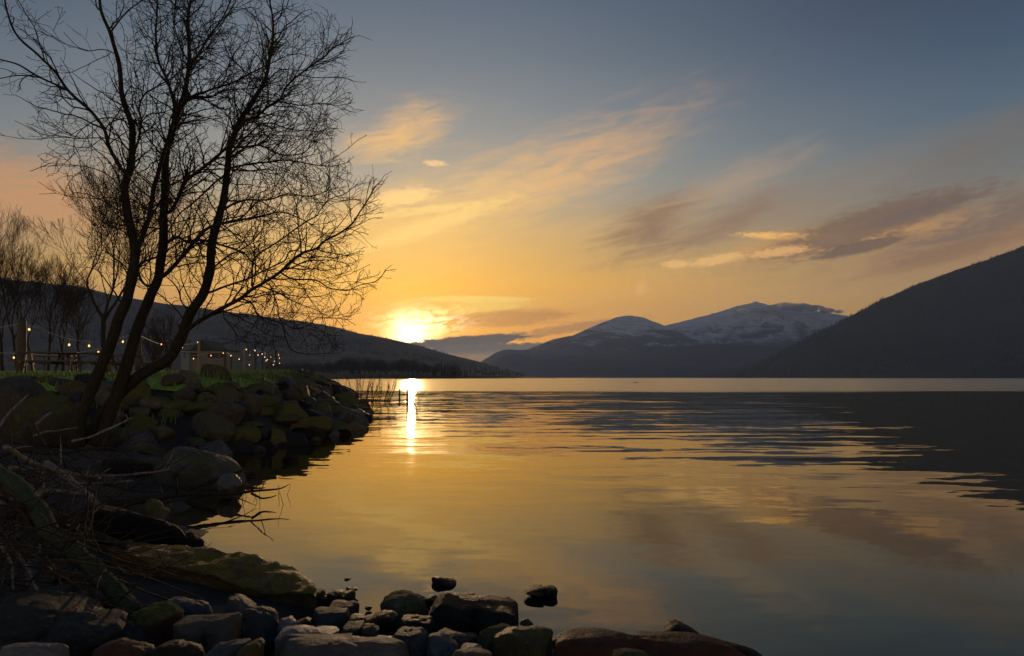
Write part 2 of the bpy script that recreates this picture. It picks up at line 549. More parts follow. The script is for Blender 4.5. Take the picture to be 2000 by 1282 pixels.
def lawn_mat():
    m, nt, b = material('lawn_grass')
    g = nt.nodes.new('ShaderNodeNewGeometry'); pos = S(nt, g.outputs['Position'])
    n = noise_t(nt, pos, 0.7, 6.0, 0.6)
    c = ramp(nt, n, [(0.3, (0.09, 0.17, 0.012)), (0.55, (0.16, 0.29, 0.02)), (0.75, (0.22, 0.34, 0.03))])
    nt.links.new(c.s, b.inputs['Base Color']); b.inputs['Roughness'].default_value = 0.75
    bump(nt, b, noise_t(nt, pos, 18.0, 4.0, 0.7), 0.7, 0.05)
    return m


M_SOIL, M_LAWN = ground_mat(), lawn_mat()
m_mead = hill_material('meadow', (0.022, 0.026, 0.014), (0.045, 0.045, 0.022), scale=0.05)


def grid_sheet(xs, ys, keep, name, label, cat, mat, dz=0.0, rough=0.0):
    X, Y = np.meshgrid(xs, ys)
    Z, ds, de = ground_z(X, Y)
    K = keep(X, Y, ds, de)
    ny, nx = X.shape
    idx = -np.ones(X.shape, int); v = []; f = []
    cells = [(j, i) for j in range(ny - 1) for i in range(nx - 1) if K[j:j + 2, i:i + 2].any()]
    def vid(j, i):
        if idx[j, i] < 0:
            idx[j, i] = len(v)
            p = Vector((X[j, i], Y[j, i], Z[j, i] + dz))
            if rough: p.z += rough * fbm(p * 2.2, 4) * min(1.0, max(0.0, 2.1 - de[j, i]))
            v.append(p)
        return idx[j, i]
    for j, i in cells:
        f.append((vid(j, i), vid(j, i + 1), vid(j + 1, i + 1), vid(j + 1, i)))
    o = link_mesh(name, v, f, mat)
    return tag(o, label, cat, kind='structure')


def frange(a, b, s):
    return list(np.arange(a, b + 1e-6, s))


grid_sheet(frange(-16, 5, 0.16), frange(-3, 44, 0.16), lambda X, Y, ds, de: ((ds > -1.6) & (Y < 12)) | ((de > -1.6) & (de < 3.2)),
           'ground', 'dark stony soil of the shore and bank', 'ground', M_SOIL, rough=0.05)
grid_sheet(frange(-70, 0, 0.4), frange(2, 130, 0.4), lambda X, Y, ds, de: (de > 2.15), 'lawn', 'green lawn behind the rock embankment', 'lawn', M_LAWN, dz=0.03)
grid_sheet(frange(-1500, 300, 12), frange(118, 1900, 12), lambda X, Y, ds, de: de > -12, 'meadow', 'dark low meadow reaching to the far shore', 'meadow', m_mead, dz=-0.1)


# ================================================================== ROCKS
def rock_mat(name, c1, c2, moss=0.0, rough=0.7, scale=10.0, streak=0.0, mosscol=((0.036, 0.040, 0.014), (0.105, 0.108, 0.036))):
    m, nt, b = material(name)
    tc = nt.nodes.new('ShaderNodeTexCoord'); oc = S(nt, tc.outputs['Object'])
    oi = nt.nodes.new('ShaderNodeObjectInfo'); rnd = S(nt, oi.outputs['Random'])
    x, y, z = sepxyz(nt, oc)
    p = comb(nt, x + rnd * 37.0, y + rnd * 11.0, z + rnd * 23.0)
    if streak:
        p = comb(nt, x * 1.0 + rnd * 37.0, y + rnd * 11.0, (z + x * 0.25) * streak + rnd * 23.0)
    n = noise_t(nt, p, scale, 9.0, 0.68, 0.4)
    n2 = noise_t(nt, p, scale * 6.0, 6.0, 0.7)
    c = ramp(nt, n * 0.7 + n2 * 0.3, [(0.30, c1), (0.52, tuple((a + d) / 2 for a, d in zip(c1, c2))), (0.66, c2)])
    val = 0.34 + rnd * 0.52
    c = mixc(nt, 1.0, c, comb(nt, val, val, val), 'MULTIPLY')
    spk = n2.step(0.60, 0.74)
    c = mixc(nt, spk * 0.6, c, tuple(min(1, d * 1.9) for d in c2))
    if moss:
        g = nt.nodes.new('ShaderNodeNewGeometry'); nz = sepxyz(nt, S(nt, g.outputs['Normal']))[2]
        mm = (noise_t(nt, p, scale * 0.9, 6.0, 0.65) + nz * 0.22 - (1.0 - moss) * 0.5).step(0.34, 0.50)
        mc = ramp(nt, noise_t(nt, p, scale * 9.0, 4.0, 0.7), [(0.35, mosscol[0]), (0.68, mosscol[1])])
        c = mixc(nt, mm * 0.92, c, mc)
        b.inputs['Roughness'].default_value = rough
        put(nt, b.inputs['Roughness'], mm * (0.95 - rough) + rough)
    else:
        put(nt, b.inputs['Roughness'], n2 * 0.3 + rough - 0.15)
    nt.links.new(c.s, b.inputs['Base Color'])
    b.inputs['Specular IOR Level'].default_value = 0.06
    bump(nt, b, n * 0.7 + n2 * 0.4, 1.0, 0.035)
    return m


MR = {
    'grey': rock_mat('grey_stone', (0.045, 0.046, 0.046), (0.14, 0.14, 0.135), 0.0, 0.62),
    'green': rock_mat('mossy_stone', (0.060, 0.060, 0.050), (0.17, 0.165, 0.14), 0.6, 0.7),
    'moss': rock_mat('thick_moss_stone', (0.05, 0.05, 0.038), (0.14, 0.13, 0.095), 1.0, 0.75),
    'blue': rock_mat('blue_grey_stone', (0.055, 0.070, 0.085), (0.15, 0.18, 0.21), 0.0, 0.6),
    'pale': rock_mat('pale_stone', (0.12, 0.125, 0.13), (0.30, 0.30, 0.30), 0.0, 0.5),
    'tan': rock_mat('tan_stone', (0.055, 0.047, 0.036), (0.13, 0.11, 0.085), 0.0, 0.65, 4.0),
    'red': rock_mat('red_brown_stone', (0.045, 0.022, 0.016), (0.12, 0.060, 0.042), 0.0, 0.6, 4.0),
    'redmoss': rock_mat('red_brown_mossy_stone', (0.060, 0.026, 0.018), (0.13, 0.065, 0.04), 0.6, 0.65, 5.0),
    'dark': rock_mat('dark_wet_stone', (0.010, 0.010, 0.010), (0.034, 0.033, 0.030), 0.0, 0.55),
    'striped': rock_mat('striated_stone', (0.022, 0.024, 0.028), (0.14, 0.145, 0.15), 0.0, 0.55, 5.0, streak=4.0),
    'slab': rock_mat('sun_tinted_mossy_slab', (0.035, 0.026, 0.012), (0.34, 0.22, 0.085), 0.38, 0.55, 9.0, streak=3.5, mosscol=((0.04, 0.042, 0.006), (0.26, 0.21, 0.035))),  # real moss; golden sunlight highlights are painted into the moss and stone tones
    'rough': rock_mat('rough_schist', (0.012, 0.015, 0.014), (0.11, 0.12, 0.115), 0.0, 0.7, 7.0, streak=2.2),
    'black': rock_mat('black_wet_stone', (0.006, 0.006, 0.006), (0.020, 0.020, 0.018), 0.0, 0.75),
    'greygreen': rock_mat('dull_boulder_stone', (0.045, 0.048, 0.042), (0.15, 0.155, 0.13), 0.35, 0.7, 6.0),
    'gold': rock_mat('ochre_stone', (0.050, 0.044, 0.026), (0.16, 0.125, 0.06), 0.35, 0.55, 5.0),
}

ICO = {}


def ico(sub):
    if sub not in ICO:
        bm = bmesh.new(); bmesh.ops.create_icosphere(bm, subdivisions=sub, radius=1.0)
        bm.verts.ensure_lookup_table()
        ICO[sub] = (np.array([v.co[:] for v in bm.verts]), [tuple(v.index for v in f.verts) for f in bm.faces])
        bm.free()
    return ICO[sub]


def facet(U, rng, n=14, lo=0.72, hi=1.0, p=16):
    """radius of a rounded polyhedron in the directions U"""
    N = rng.normal(size=(n, 3)); N /= np.linalg.norm(N, axis=1)[:, None]
    D = rng.uniform(lo, hi, n)
    q = np.clip(U @ N.T, 0, None) / D
    s = (q ** p).sum(1) + (1 / 1.12) ** p
    return s ** (-1.0 / p)


def add_noise(P, amp, freq, seed, octs=4):
    o = Vector((seed * 7.13, seed * 3.7, seed * 1.9))
    r = np.array([fbm(Vector(q) * freq + o, octs) for q in P])
    L = np.linalg.norm(P, axis=1)[:, None] + 1e-9
    return P + P / L * (r[:, None] * amp)


def chip(P, rng, n, lo, hi, front=False):
    """break flat faces off a rock"""
    for _ in range(n):
        N = rng.normal(size=3)
        if front: N[1] = -abs(N[1]) * 1.2 - 0.1; N[2] = N[2] * 1.1 + 0.25
        N /= np.linalg.norm(N)
        d = P @ N; h = d.max() * rng.uniform(lo, hi)
        over = np.clip(d - h, 0, None)
        P = P - np.outer(over * 0.93, N)
    return P


def free_rock(size, seed, sub=3, rot=None, shape='angular'):
    rng = np.random.default_rng(seed)
    U, F = ico(sub)
    if shape == 'rounded': R = facet(U, rng, 12, 0.82, 1.0, 8)
    elif shape == 'flat': R = facet(U, rng, 10, 0.7, 1.0, 22)
    else: R = facet(U, rng, 9, 0.52, 0.95, 40)
    P = U * R[:, None]
    P = add_noise(P, 0.085, 1.7, seed % 97, 5)
    P = chip(P, rng, {'rounded': 5, 'flat': 8, 'angular': 15}[shape], 0.52 if shape == 'angular' else 0.62, 0.90)
    P = add_noise(P, 0.02, 6.0, seed % 89, 3)
    P = P * np.array(size)
    if rot is not None: P = P @ np.array(rot.to_matrix()).T
    return P, F


def outline_rock(pts, Y, depth, seed, sub=4, pw=2.6, amp=0.03, facets=0.5, chips=9):
    """solid rock at distance Y whose front outline passes through photo points pts"""
    W = [np.array(at(px, py, Y)) for px, py in pts]
    c = np.mean([(w[0], w[2]) for w in W], axis=0)
    ang = np.array([math.atan2(w[2] - c[1], w[0] - c[0]) for w in W]); rad = np.array([math.hypot(w[0] - c[0], w[2] - c[1]) for w in W])
    o = np.argsort(ang); ang, rad = ang[o], rad[o]
    a3 = np.concatenate([ang - 2 * math.pi, ang, ang + 2 * math.pi]); r3 = np.concatenate([rad] * 3)
    U, F = ico(sub)
    th = np.arctan2(U[:, 2], U[:, 0]); s = np.hypot(U[:, 0], U[:, 2]); uy = U[:, 1]
    # interpolate the outline as points, not radii, so straight edges stay straight
    R = np.zeros(len(th))
    for i, t in enumerate(th):
        k = np.searchsorted(a3, t)
        a0, a1, r0, r1 = a3[k - 1], a3[k], r3[k - 1], r3[k]
        d = r0 * math.sin(t - a0) + r1 * math.sin(a1 - t)
        R[i] = r0 * r1 * math.sin(a1 - a0) / d if (a1 - a0) < 3.0 and abs(d) > 1e-6 else r0 + (r1 - r0) * (t - a0) / (a1 - a0)
    k = (s ** pw + np.abs(uy) ** pw) ** (-1.0 / pw)
    rng = np.random.default_rng(seed)
    fr = facet(U, rng, 14, 0.80, 1.02, 18)
    prof = 1 + (fr - 1) * facets * np.clip(np.abs(uy) * 1.6, 0, 1)
    k = k * prof
    size = rad.mean()
    dl = depth * (R / R.max()) ** 0.6                       # thinner towards pointed ends and the top
    P = np.stack([np.cos(th) * R * s * k, uy * dl * k, np.sin(th) * R * s * k], 1)
    ref = Vector((seed * 1.7, seed * 0.9, seed * 2.3))
    n = np.array([fbm(Vector(q / size) * 1.6 + ref, 5) for q in P])
    Ln = np.linalg.norm(P, axis=1)[:, None] + 1e-9
    P = P + P / Ln * (n[:, None] * size * amp * 2.2)
    # the outline is the silhouette seen from above: its far rim carries the top edge, so the body stands a little lower
    zt = P[:, 2].max()
    P[:, 2] -= np.clip(P[:, 2] / zt, 0, 1) ** 1.3 * min((EYE - c[1]) / Y * depth * 0.6, zt * 0.35)
    P = chip(P, rng, chips, 0.70, 0.93, True)
    n = np.array([fbm(Vector(q / size) * 7.0 + ref, 4) for q in P])
    P = P + P / Ln * (n[:, None] * size * 0.016)
    return P, F, (c[0], Y + depth * 0.35, c[1])


def rock_object(P, F, loc, mat, name, label, group=None, cat='rock'):
    o = link_mesh(name, P, F, mat)
    o.data.set_sharp_from_angle(angle=RAD(34))
    o.location = loc
    return tag(o, label, cat, group)


def R_(pts, Y, depth, mat, label, name='rock', seed=None, sub=5, amp=0.045, pw=2.6, facets=0.5, group='stones on the near shore'):
    seed = seed or (len(bpy.data.objects) * 13 + 5)
    P, F, loc = outline_rock(pts, Y, depth, seed, sub, pw, amp, facets, 0 if facets == 0 else 3 if facets < 0.3 else 10)
    bed = gz(loc[0], loc[1]) - 0.05          # every rock sits in the ground or the lake bed
    low = loc[2] + P[:, 2].min()
    if low > bed and bed > -0.052:
        neg = P[:, 2] < 0
        P[neg, 2] *= (loc[2] - bed) / -P[:, 2].min()
    return rock_object(P, F, loc, MR[mat], name, label, group)


def foreground():
    # ---- long mossy slab: lofted cross sections from its left to its right end
    back = [(214, 1074), (253, 1057), (288, 1057), (362, 1067), (419, 1074), (474, 1080), (541, 1094), (576, 1112), (612, 1136), (620, 1152)]
    front = [(214, 1084), (250, 1086), (272, 1094), (339, 1111), (410, 1124), (474, 1147), (520, 1155), (555, 1158), (606, 1160), (616, 1164)]
    NS, K = 90, 40
    verts = []; mats = []
    for i in range(NS + 1):
        t = i / NS
        j = min(int(t * (len(back) - 1)), len(back) - 2); q = t * (len(back) - 1) - j
        b_ = tuple(back[j][k] * (1 - q) + back[j + 1][k] * q for k in (0, 1))
        f_ = tuple(front[j][k] * (1 - q) + front[j + 1][k] * q for k in (0, 1))
        Yf = 4.05 - 0.62 * t
        pf = at(f_[0], f_[1], Yf); pb = at(b_[0], b_[1], Yf + 0.50 - 0.1 * t)
        end = min(1.0, min(t, 1 - t) * 14 + 0.35)
        lo = -0.10
        loop = [Vector((pf.x, pf.y + 0.06, lo)), Vector((pf.x + 0.0, pf.y + 0.015, pf.z - 0.03)), pf, pf * 0.5 + pb * 0.5 + Vector((0, 0, 0.012)), pb,
                Vector((pb.x, pb.y + 0.05, pb.z - 0.06)), Vector((pb.x, pb.y + 0.12, lo))]
        seg = []
        for a, c in zip(loop, loop[1:]): seg += [a.lerp(c, s / 7) for s in range(7)]
        seg.append(loop[-1])
        seg = [s.copy() for s in seg]
        for s in seg:
            d = fbm(Vector((s.x * 4, s.y * 4 + 3, s.z * 18)), 5) * 0.022 + fbm(Vector((s.x * 13, s.y * 16, s.z * 40 + 7)), 3) * 0.009
            top = max(0.0, min(1.0, s.z * 8))
            s.z += d * (0.25 + top); s.y += d * 0.8
        verts += seg
    n = len(verts) // (NS + 1)
    faces = [(i * n + k, (i + 1) * n + k, (i + 1) * n + k + 1, i * n + k + 1) for i in range(NS) for k in range(n - 1)]
    faces += [tuple(range(n)), tuple(NS * n + k for k in range(n))[::-1]]
    c = sum(verts, Vector()) / len(verts)
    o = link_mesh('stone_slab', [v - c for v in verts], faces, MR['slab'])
    o.location = c
    tag(o, 'long mossy slab of layered rock lying tilted at the water edge', 'rock', 'stones on the near shore')

    R_([(415, 1172), (426, 1165), (443, 1164), (461, 1175), (474, 1186), (496, 1194), (516, 1203), (529, 1216), (536, 1234), (536, 1256), (518, 1275), (474, 1275), (434, 1250), (419, 1199)],
       2.85, 0.14, 'grey', 'lumpy pitted grey rock in front of the long mossy slab', amp=0.055)
    R_([(336, 1216), (386, 1205), (450, 1201), (457, 1210), (454, 1256), (408, 1272), (340, 1268)], 2.62, 0.10, 'tan', 'square edged tan block of stone in front of the mossy slab', amp=0.012, pw=5, facets=0.2)
    R_([(239, 1212), (252, 1200), (277, 1183), (304, 1178), (325, 1191), (342, 1208), (338, 1227), (330, 1250), (294, 1262), (245, 1250)], 2.72, 0.12, 'redmoss', 'reddish brown rock with green moss left of the tan block', amp=0.04)
    R_([(71, 1153), (88, 1145), (118, 1145), (128, 1181), (109, 1186), (76, 1184)], 3.1, 0.10, 'blue', 'smooth pale blue stone at lower left below the mossy log', amp=0.02, facets=0.3)
    R_([(46, 1095), (63, 1089), (73, 1097), (83, 1116), (67, 1122), (48, 1118)], 3.5, 0.10, 'blue', 'small dark blue stone under the brushwood at left')
    R_([(-60, 1165), (17, 1183), (52, 1198), (84, 1208), (118, 1223), (147, 1235), (189, 1248), (184, 1268), (150, 1296), (105, 1320), (-60, 1330)], 2.4, 0.28, 'rough', 'big rough grey green boulder in the bottom left corner', amp=0.10, sub=5)
    R_([(135, 1181), (168, 1202), (189, 1210), (221, 1223), (252, 1242), (279, 1269), (275, 1300), (210, 1305), (160, 1260), (139, 1216)], 2.56, 0.12, 'striped', 'striated dark rock with pale layers beside the corner boulder', amp=0.05)
    R_([(180, 1270), (199, 1256), (215, 1248), (235, 1254), (262, 1267), (292, 1288), (280, 1330), (185, 1330)], 2.2, 0.09, 'red', 'dark rounded brown stone with a warm lit edge at the bottom', amp=0.02, facets=0.2)
    R_([(280, 1292), (288, 1273), (311, 1254), (332, 1249), (353, 1258), (378, 1275), (396, 1303), (380, 1330), (288, 1330)], 2.2, 0.09, 'dark', 'dark rounded stone below the tan block at the bottom edge', amp=0.02, facets=0.2)
    R_([(-30, 1272), (0, 1267), (32, 1262), (74, 1262), (95, 1271), (106, 1287), (100, 1330), (-30, 1330)], 2.1, 0.09, 'pale', 'pale grey rounded stone cut off by the bottom left corner', amp=0.03)
    R_([(305, 1178), (330, 1171), (375, 1181), (400, 1203), (390, 1220), (320, 1220)], 3.0, 0.12, 'blue', 'dark blue rock in the shade under the slab behind the tan block')
    R_([(533, 1244), (562, 1232), (595, 1233), (639, 1243), (659, 1253), (652, 1268), (584, 1276), (533, 1266)], 2.6, 0.12, 'pale', 'long pale stone with a bright back right of the lumpy grey rock', amp=0.03)
    R_([(543, 1213), (558, 1206), (571, 1219), (575, 1236), (560, 1248), (543, 1240)], 2.85, 0.07, 'pale', 'small light grey stone between lumpy rock and slab end')
    R_([(572, 1218), (590, 1209), (606, 1216), (610, 1236), (590, 1246), (574, 1240)], 2.95, 0.08, 'dark', 'small dark stone beneath the right end of the slab')
    R_([(606, 1195), (646, 1191), (670, 1194), (677, 1212), (672, 1236), (654, 1250), (628, 1248), (602, 1225)], 3.0, 0.12, 'grey', 'blocky dull grey stone just right of the slab end', amp=0.02, pw=3.5)
    R_([(628, 1187), (661, 1181), (685, 1182), (695, 1192), (693, 1204), (650, 1204)], 3.2, 0.11, 'tan', 'flat brownish stone lying on top of the blocky grey stone', amp=0.02, pw=3.5)
    R_([(634, 1162), (650, 1158), (668, 1161), (683, 1159), (688, 1168), (688, 1186), (636, 1186)], 3.46, 0.10, 'dark', 'dark wet boulder behind the flat stone at the water edge', amp=0.04)
    R_([(613, 1160), (623, 1154), (628, 1166), (644, 1178), (638, 1192), (612, 1192)], 3.52, 0.09, 'dark', 'small dark pointed stone touching the tip of the slab')
    R_([(670, 1151), (677, 1148), (690, 1150), (699, 1153), (690, 1158), (675, 1157)], 3.75, 0.04, 'dark', 'thin dark stone in the water above the dark wet boulder', sub=3)
    R_([(671, 1131), (677, 1129), (686, 1132), (683, 1136), (674, 1135)], 4.05, 0.03, 'dark', 'tiny dark stone farthest out by the slab end', sub=3)
    R_([(711, 1187), (718, 1184), (726, 1189), (722, 1194), (714, 1193)], 3.5, 0.03, 'dark', 'tiny dark stone alone in the shallow pool', sub=3)
    R_([(739, 1190), (746, 1172), (760, 1164), (774, 1157), (796, 1159), (810, 1169), (822, 1182), (836, 1197), (830, 1214), (806, 1226), (780, 1224), (745, 1208)], 3.22, 0.16, 'green', 'rounded mossy boulder left of the long dark rock', amp=0.045)
    R_([(837, 1186), (848, 1169), (868, 1165), (904, 1168), (940, 1177), (983, 1184), (1000, 1190), (1006, 1202), (1006, 1236), (976, 1260), (928, 1262), (868, 1252), (837, 1228)], 3.0, 0.19, 'dark', 'large long dark rock with a flat top at the water edge', amp=0.035, pw=4, sub=5)
    R_([(826, 1174), (836, 1166), (850, 1165), (858, 1172), (852, 1186), (834, 1184)], 3.3, 0.07, 'dark', 'small round stone behind the left end of the long dark rock', sub=3)
    R_([(982, 1178), (993, 1170), (1005, 1176), (1014, 1187), (1010, 1196), (990, 1194)], 3.16, 0.07, 'dark', 'small round stone on the right end of the long dark rock', sub=3)
    R_([(1021, 1157), (1048, 1150), (1070, 1147), (1084, 1149), (1090, 1156), (1088, 1168), (1040, 1168)], 3.72, 0.10, 'dark', 'wedge shaped dark rock standing alone in the calm water', amp=0.012, facets=0)
    R_([(836, 1138), (844, 1128), (856, 1128), (870, 1133), (890, 1142), (884, 1150), (840, 1150)], 3.93, 0.09, 'dark', 'low dark rock in the water behind the mossy boulder', amp=0.04)
    R_([(900, 1163), (912, 1160), (928, 1162), (926, 1168), (904, 1169)], 3.74, 0.05, 'dark', 'flat little stone just breaking the water behind the long rock', sub=3)
    R_([(724, 1207), (743, 1196), (760, 1198), (772, 1208), (771, 1226), (748, 1236), (730, 1228)], 2.95, 0.09, 'dark', 'dark round stone in front of the mossy boulder', amp=0.02, facets=0.2)
    R_([(672, 1208), (700, 1206), (731, 1213), (736, 1225), (712, 1230), (676, 1226)], 3.02, 0.09, 'dark', 'low dark slab of stone between blocky stone and round stone', amp=0.03)
    R_([(667, 1227), (685, 1221), (704, 1222), (709, 1244), (688, 1256), (667, 1250)], 2.8, 0.09, 'grey', 'square dull stone below the low dark slab', amp=0.02, pw=3.5)
    R_([(704, 1226), (722, 1222), (737, 1234), (736, 1250), (716, 1252), (706, 1244)], 2.78, 0.07, 'tan', 'brown stone with a bright top left of the little pool')
    R_([(762, 1248), (774, 1234), (794, 1231), (818, 1229), (831, 1242), (838, 1270), (832, 1310), (768, 1310)], 2.45, 0.11, 'blue', 'blue grey rock in front, left one of a touching pair', amp=0.035)
    R_([(830, 1248), (856, 1237), (872, 1249), (896, 1275), (898, 1310), (832, 1310)], 2.42, 0.11, 'blue', 'blue grey rock in front, right one of a touching pair', amp=0.035)
    R_([(780, 1212), (806, 1206), (840, 1214), (850, 1245), (800, 1252), (776, 1240)], 2.82, 0.11, 'dark', 'dark stone in the shade below the mossy boulder')
    R_([(850, 1236), (890, 1240), (930, 1252), (940, 1275), (880, 1276), (850, 1262)], 2.66, 0.10, 'grey', 'low grey stone in front of the long dark rock')
    R_([(922, 1262), (940, 1242), (964, 1227), (986, 1222), (1003, 1231), (990, 1262), (950, 1282)], 2.62, 0.09, 'green', 'slanting dark green stone leaning against the ochre rock')
    R_([(963, 1256), (981, 1242), (1005, 1232), (1029, 1232), (1048, 1226), (1067, 1234), (1085, 1249), (1088, 1272), (1080, 1315), (1000, 1315), (966, 1285)], 2.42, 0.13, 'gold', 'ochre mossy rock with golden light at the bottom centre', amp=0.06)
    R_([(1085, 1277), (1089, 1258), (1110, 1239), (1140, 1234), (1166, 1233), (1199, 1239), (1256, 1249), (1312, 1251), (1382, 1253), (1430, 1268), (1486, 1296), (1480, 1360), (1086, 1360)],
       2.32, 0.14, 'red', 'long smooth red brown rock at the bottom right', amp=0.02, pw=3.2, facets=0.2, sub=5)
    R_([(1299, 1252), (1306, 1229), (1314, 1216), (1326, 1211), (1340, 1217), (1356, 1231), (1376, 1250), (1366, 1310), (1308, 1310)], 2.72, 0.12, 'dark', 'dark fin shaped rock rising behind the long red brown rock', amp=0.012, facets=0)
    R_([(1340, 1238), (1406, 1249), (1453, 1267), (1500, 1290), (1480, 1340), (1345, 1340)], 2.75, 0.12, 'dark', 'low dark rock sloping into the water right of the fin shaped rock', amp=0.012, facets=0)
    R_([(1200, 1280), (1227, 1268), (1265, 1274), (1280, 1300), (1270, 1330), (1200, 1330)], 2.05, 0.07, 'green', 'small olive stone in front of the long red brown rock', sub=3)
    R_([(495, 1268), (560, 1262), (640, 1257), (712, 1258), (760, 1266), (784, 1275), (806, 1288), (800, 1330), (500, 1330)], 2.14, 0.14, 'grey', 'wide flat grey green stone along the bottom edge', amp=0.03)
    R_([(874, 1284), (916, 1272), (940, 1273), (962, 1284), (960, 1320), (876, 1320)], 2.18, 0.08, 'tan', 'pale tan stone at the bottom edge beside the ochre rock', sub=3)
    R_([(897, 1270), (912, 1262), (932, 1263), (940, 1276), (930, 1290), (900, 1290)], 2.36, 0.06, 'pale', 'small pale round stone under the slanting green stone', sub=3)
    R_([(396, 1288), (412, 1264), (443, 1253), (478, 1252), (476, 1310), (400, 1315)], 2.2, 0.08, 'blue', 'light blue stone wedged below the lumpy grey rock', amp=0.03)
    R_([(446, 1290), (468, 1268), (485, 1254), (500, 1246), (508, 1260), (502, 1310), (450, 1312)], 2.14, 0.07, 'gold', 'orange brown stone leaning on the light blue stone', amp=0.03)
    R_([(728, 1249), (748, 1244), (765, 1252), (769, 1264), (750, 1272), (730, 1266)], 2.6, 0.06, 'pale', 'wet pale stone by the little pool left of the blue pair', sub=3)
    R_([(660, 1252), (690, 1248), (716, 1256), (720, 1272), (690, 1280), (660, 1274)], 2.5, 0.07, 'pale', 'pale flat stone above the wide grey green stone', sub=3)
    # ---- behind and left of the slab
    R_([(150, 985), (200, 992), (230, 1001), (270, 1008), (310, 1022), (340, 1038), (354, 1058), (350, 1074), (215, 1078), (150, 1040)], 4.65, 0.20, 'black', 'dark flat rock behind the long mossy slab', amp=0.03)
    R_([(340, 1046), (356, 1039), (372, 1046), (387, 1066), (384, 1080), (345, 1082)], 4.75, 0.12, 'black', 'rounded dark stone at the right tip of the flat dark rock', amp=0.02)
    R_([(271, 986), (286, 973), (300, 984), (312, 996), (322, 1001), (314, 1014), (296, 1020), (274, 1012)], 5.35, 0.14, 'green', 'small peaked rock with a sunlit tip below the big boulder', amp=0.03)
    R_([(284, 920), (290, 883), (311, 868), (333, 867), (362, 877), (401, 888), (426, 902), (444, 920), (456, 938), (458, 958), (400, 972), (330, 968), (288, 950)], 7.4, 0.55, 'greygreen', 'big grey green boulder in the little bay below the embankment', amp=0.03, sub=5)
    R_([(418, 944), (430, 928), (450, 924), (462, 936), (464, 950), (450, 962), (424, 962)], 6.9, 0.16, 'pale', 'wet rock coloured pale for a white glint at the right foot of the big boulder', amp=0.04)  # pale stone colour stands in for the glint off wet rock
    R_([(190, 900), (215, 892), (250, 896), (280, 910), (282, 940), (230, 945), (190, 930)], 7.6, 0.3, 'dark', 'dark stone left of the big grey green boulder', amp=0.03)
    R_([(20, 790), (60, 768), (110, 772), (132, 800), (136, 850), (80, 862), (20, 850)], 9.3, 0.4, 'green', 'large dull boulder left of the tree trunks', amp=0.04)
    R_([(-40, 740), (10, 735), (48, 744), (66, 770), (40, 800), (-40, 800)], 9.6, 0.4, 'grey', 'grey boulder at the left edge below the thick post', amp=0.04)

    # ---- loose small stones filling the beach
    rng = random.Random(8)
    kinds = ['grey', 'dark', 'dark', 'tan', 'blue', 'red', 'dark', 'green', 'pale']
    word = {'grey': 'grey', 'dark': 'dark wet', 'tan': 'tan', 'blue': 'blue grey', 'red': 'red brown', 'green': 'greenish', 'pale': 'pale'}
    placed = []
    tries = 0
    while len(placed) < 240 and tries < 16000:
        tries += 1
        x = rng.uniform(-3.4, 1.5); y = rng.uniform(1.9, 5.2)
        z, ds, de = ground_z(np.array([x]), np.array([y]))
        if ds[0] < -0.16 or ds[0] > 1.5: continue
        if x < -1.0 and y > 3.2 and ds[0] < 0.75: continue
        r = rng.uniform(0.03, 0.062) if len(placed) < 90 else rng.uniform(0.011, 0.028)
        if any((x - a) ** 2 + (y - b_) ** 2 < (0.8 * (r + q)) ** 2 for a, b_, q in placed): continue
        placed.append((x, y, r))
    made = []
    protos = {}
    for k, (x, y, r) in enumerate(placed):
        kind = kinds[rng.randrange(len(kinds))]
        shape = ('rounded', 'flat', 'angular')[rng.randrange(3)]
        sz = (1.0, rng.uniform(0.75, 1.1), 0.42 if shape == 'flat' else rng.uniform(0.6, 0.8))
        P, F = free_rock((sz[0] * r, sz[1] * r, sz[2] * r), 400 + k, 3, None, shape)
        o = link_mesh('stone', P, F, MR[kind])
        o.data.set_sharp_from_angle(angle=RAD(32))
        o.location = (x, y, gz(x, y) + r * 0.15); o.rotation_euler = (rng.uniform(-.3, .3), rng.uniform(-.3, .3), rng.uniform(0, 6.28))
        word_ = f"{'small' if r > 0.029 else 'tiny'} {shape} {word[kind]} stone"
        part = 'at the water edge' if x > -0.2 else ('below the slab end' if x > -1.1 else 'under the brushwood at lower left')
        tag(o, f"{word_} lying loose {part}", 'stone', 'small loose stones on the near shore')


foreground()


# ---------------------------------------------------------------- embankment boulders
EMB_ROCKS = []


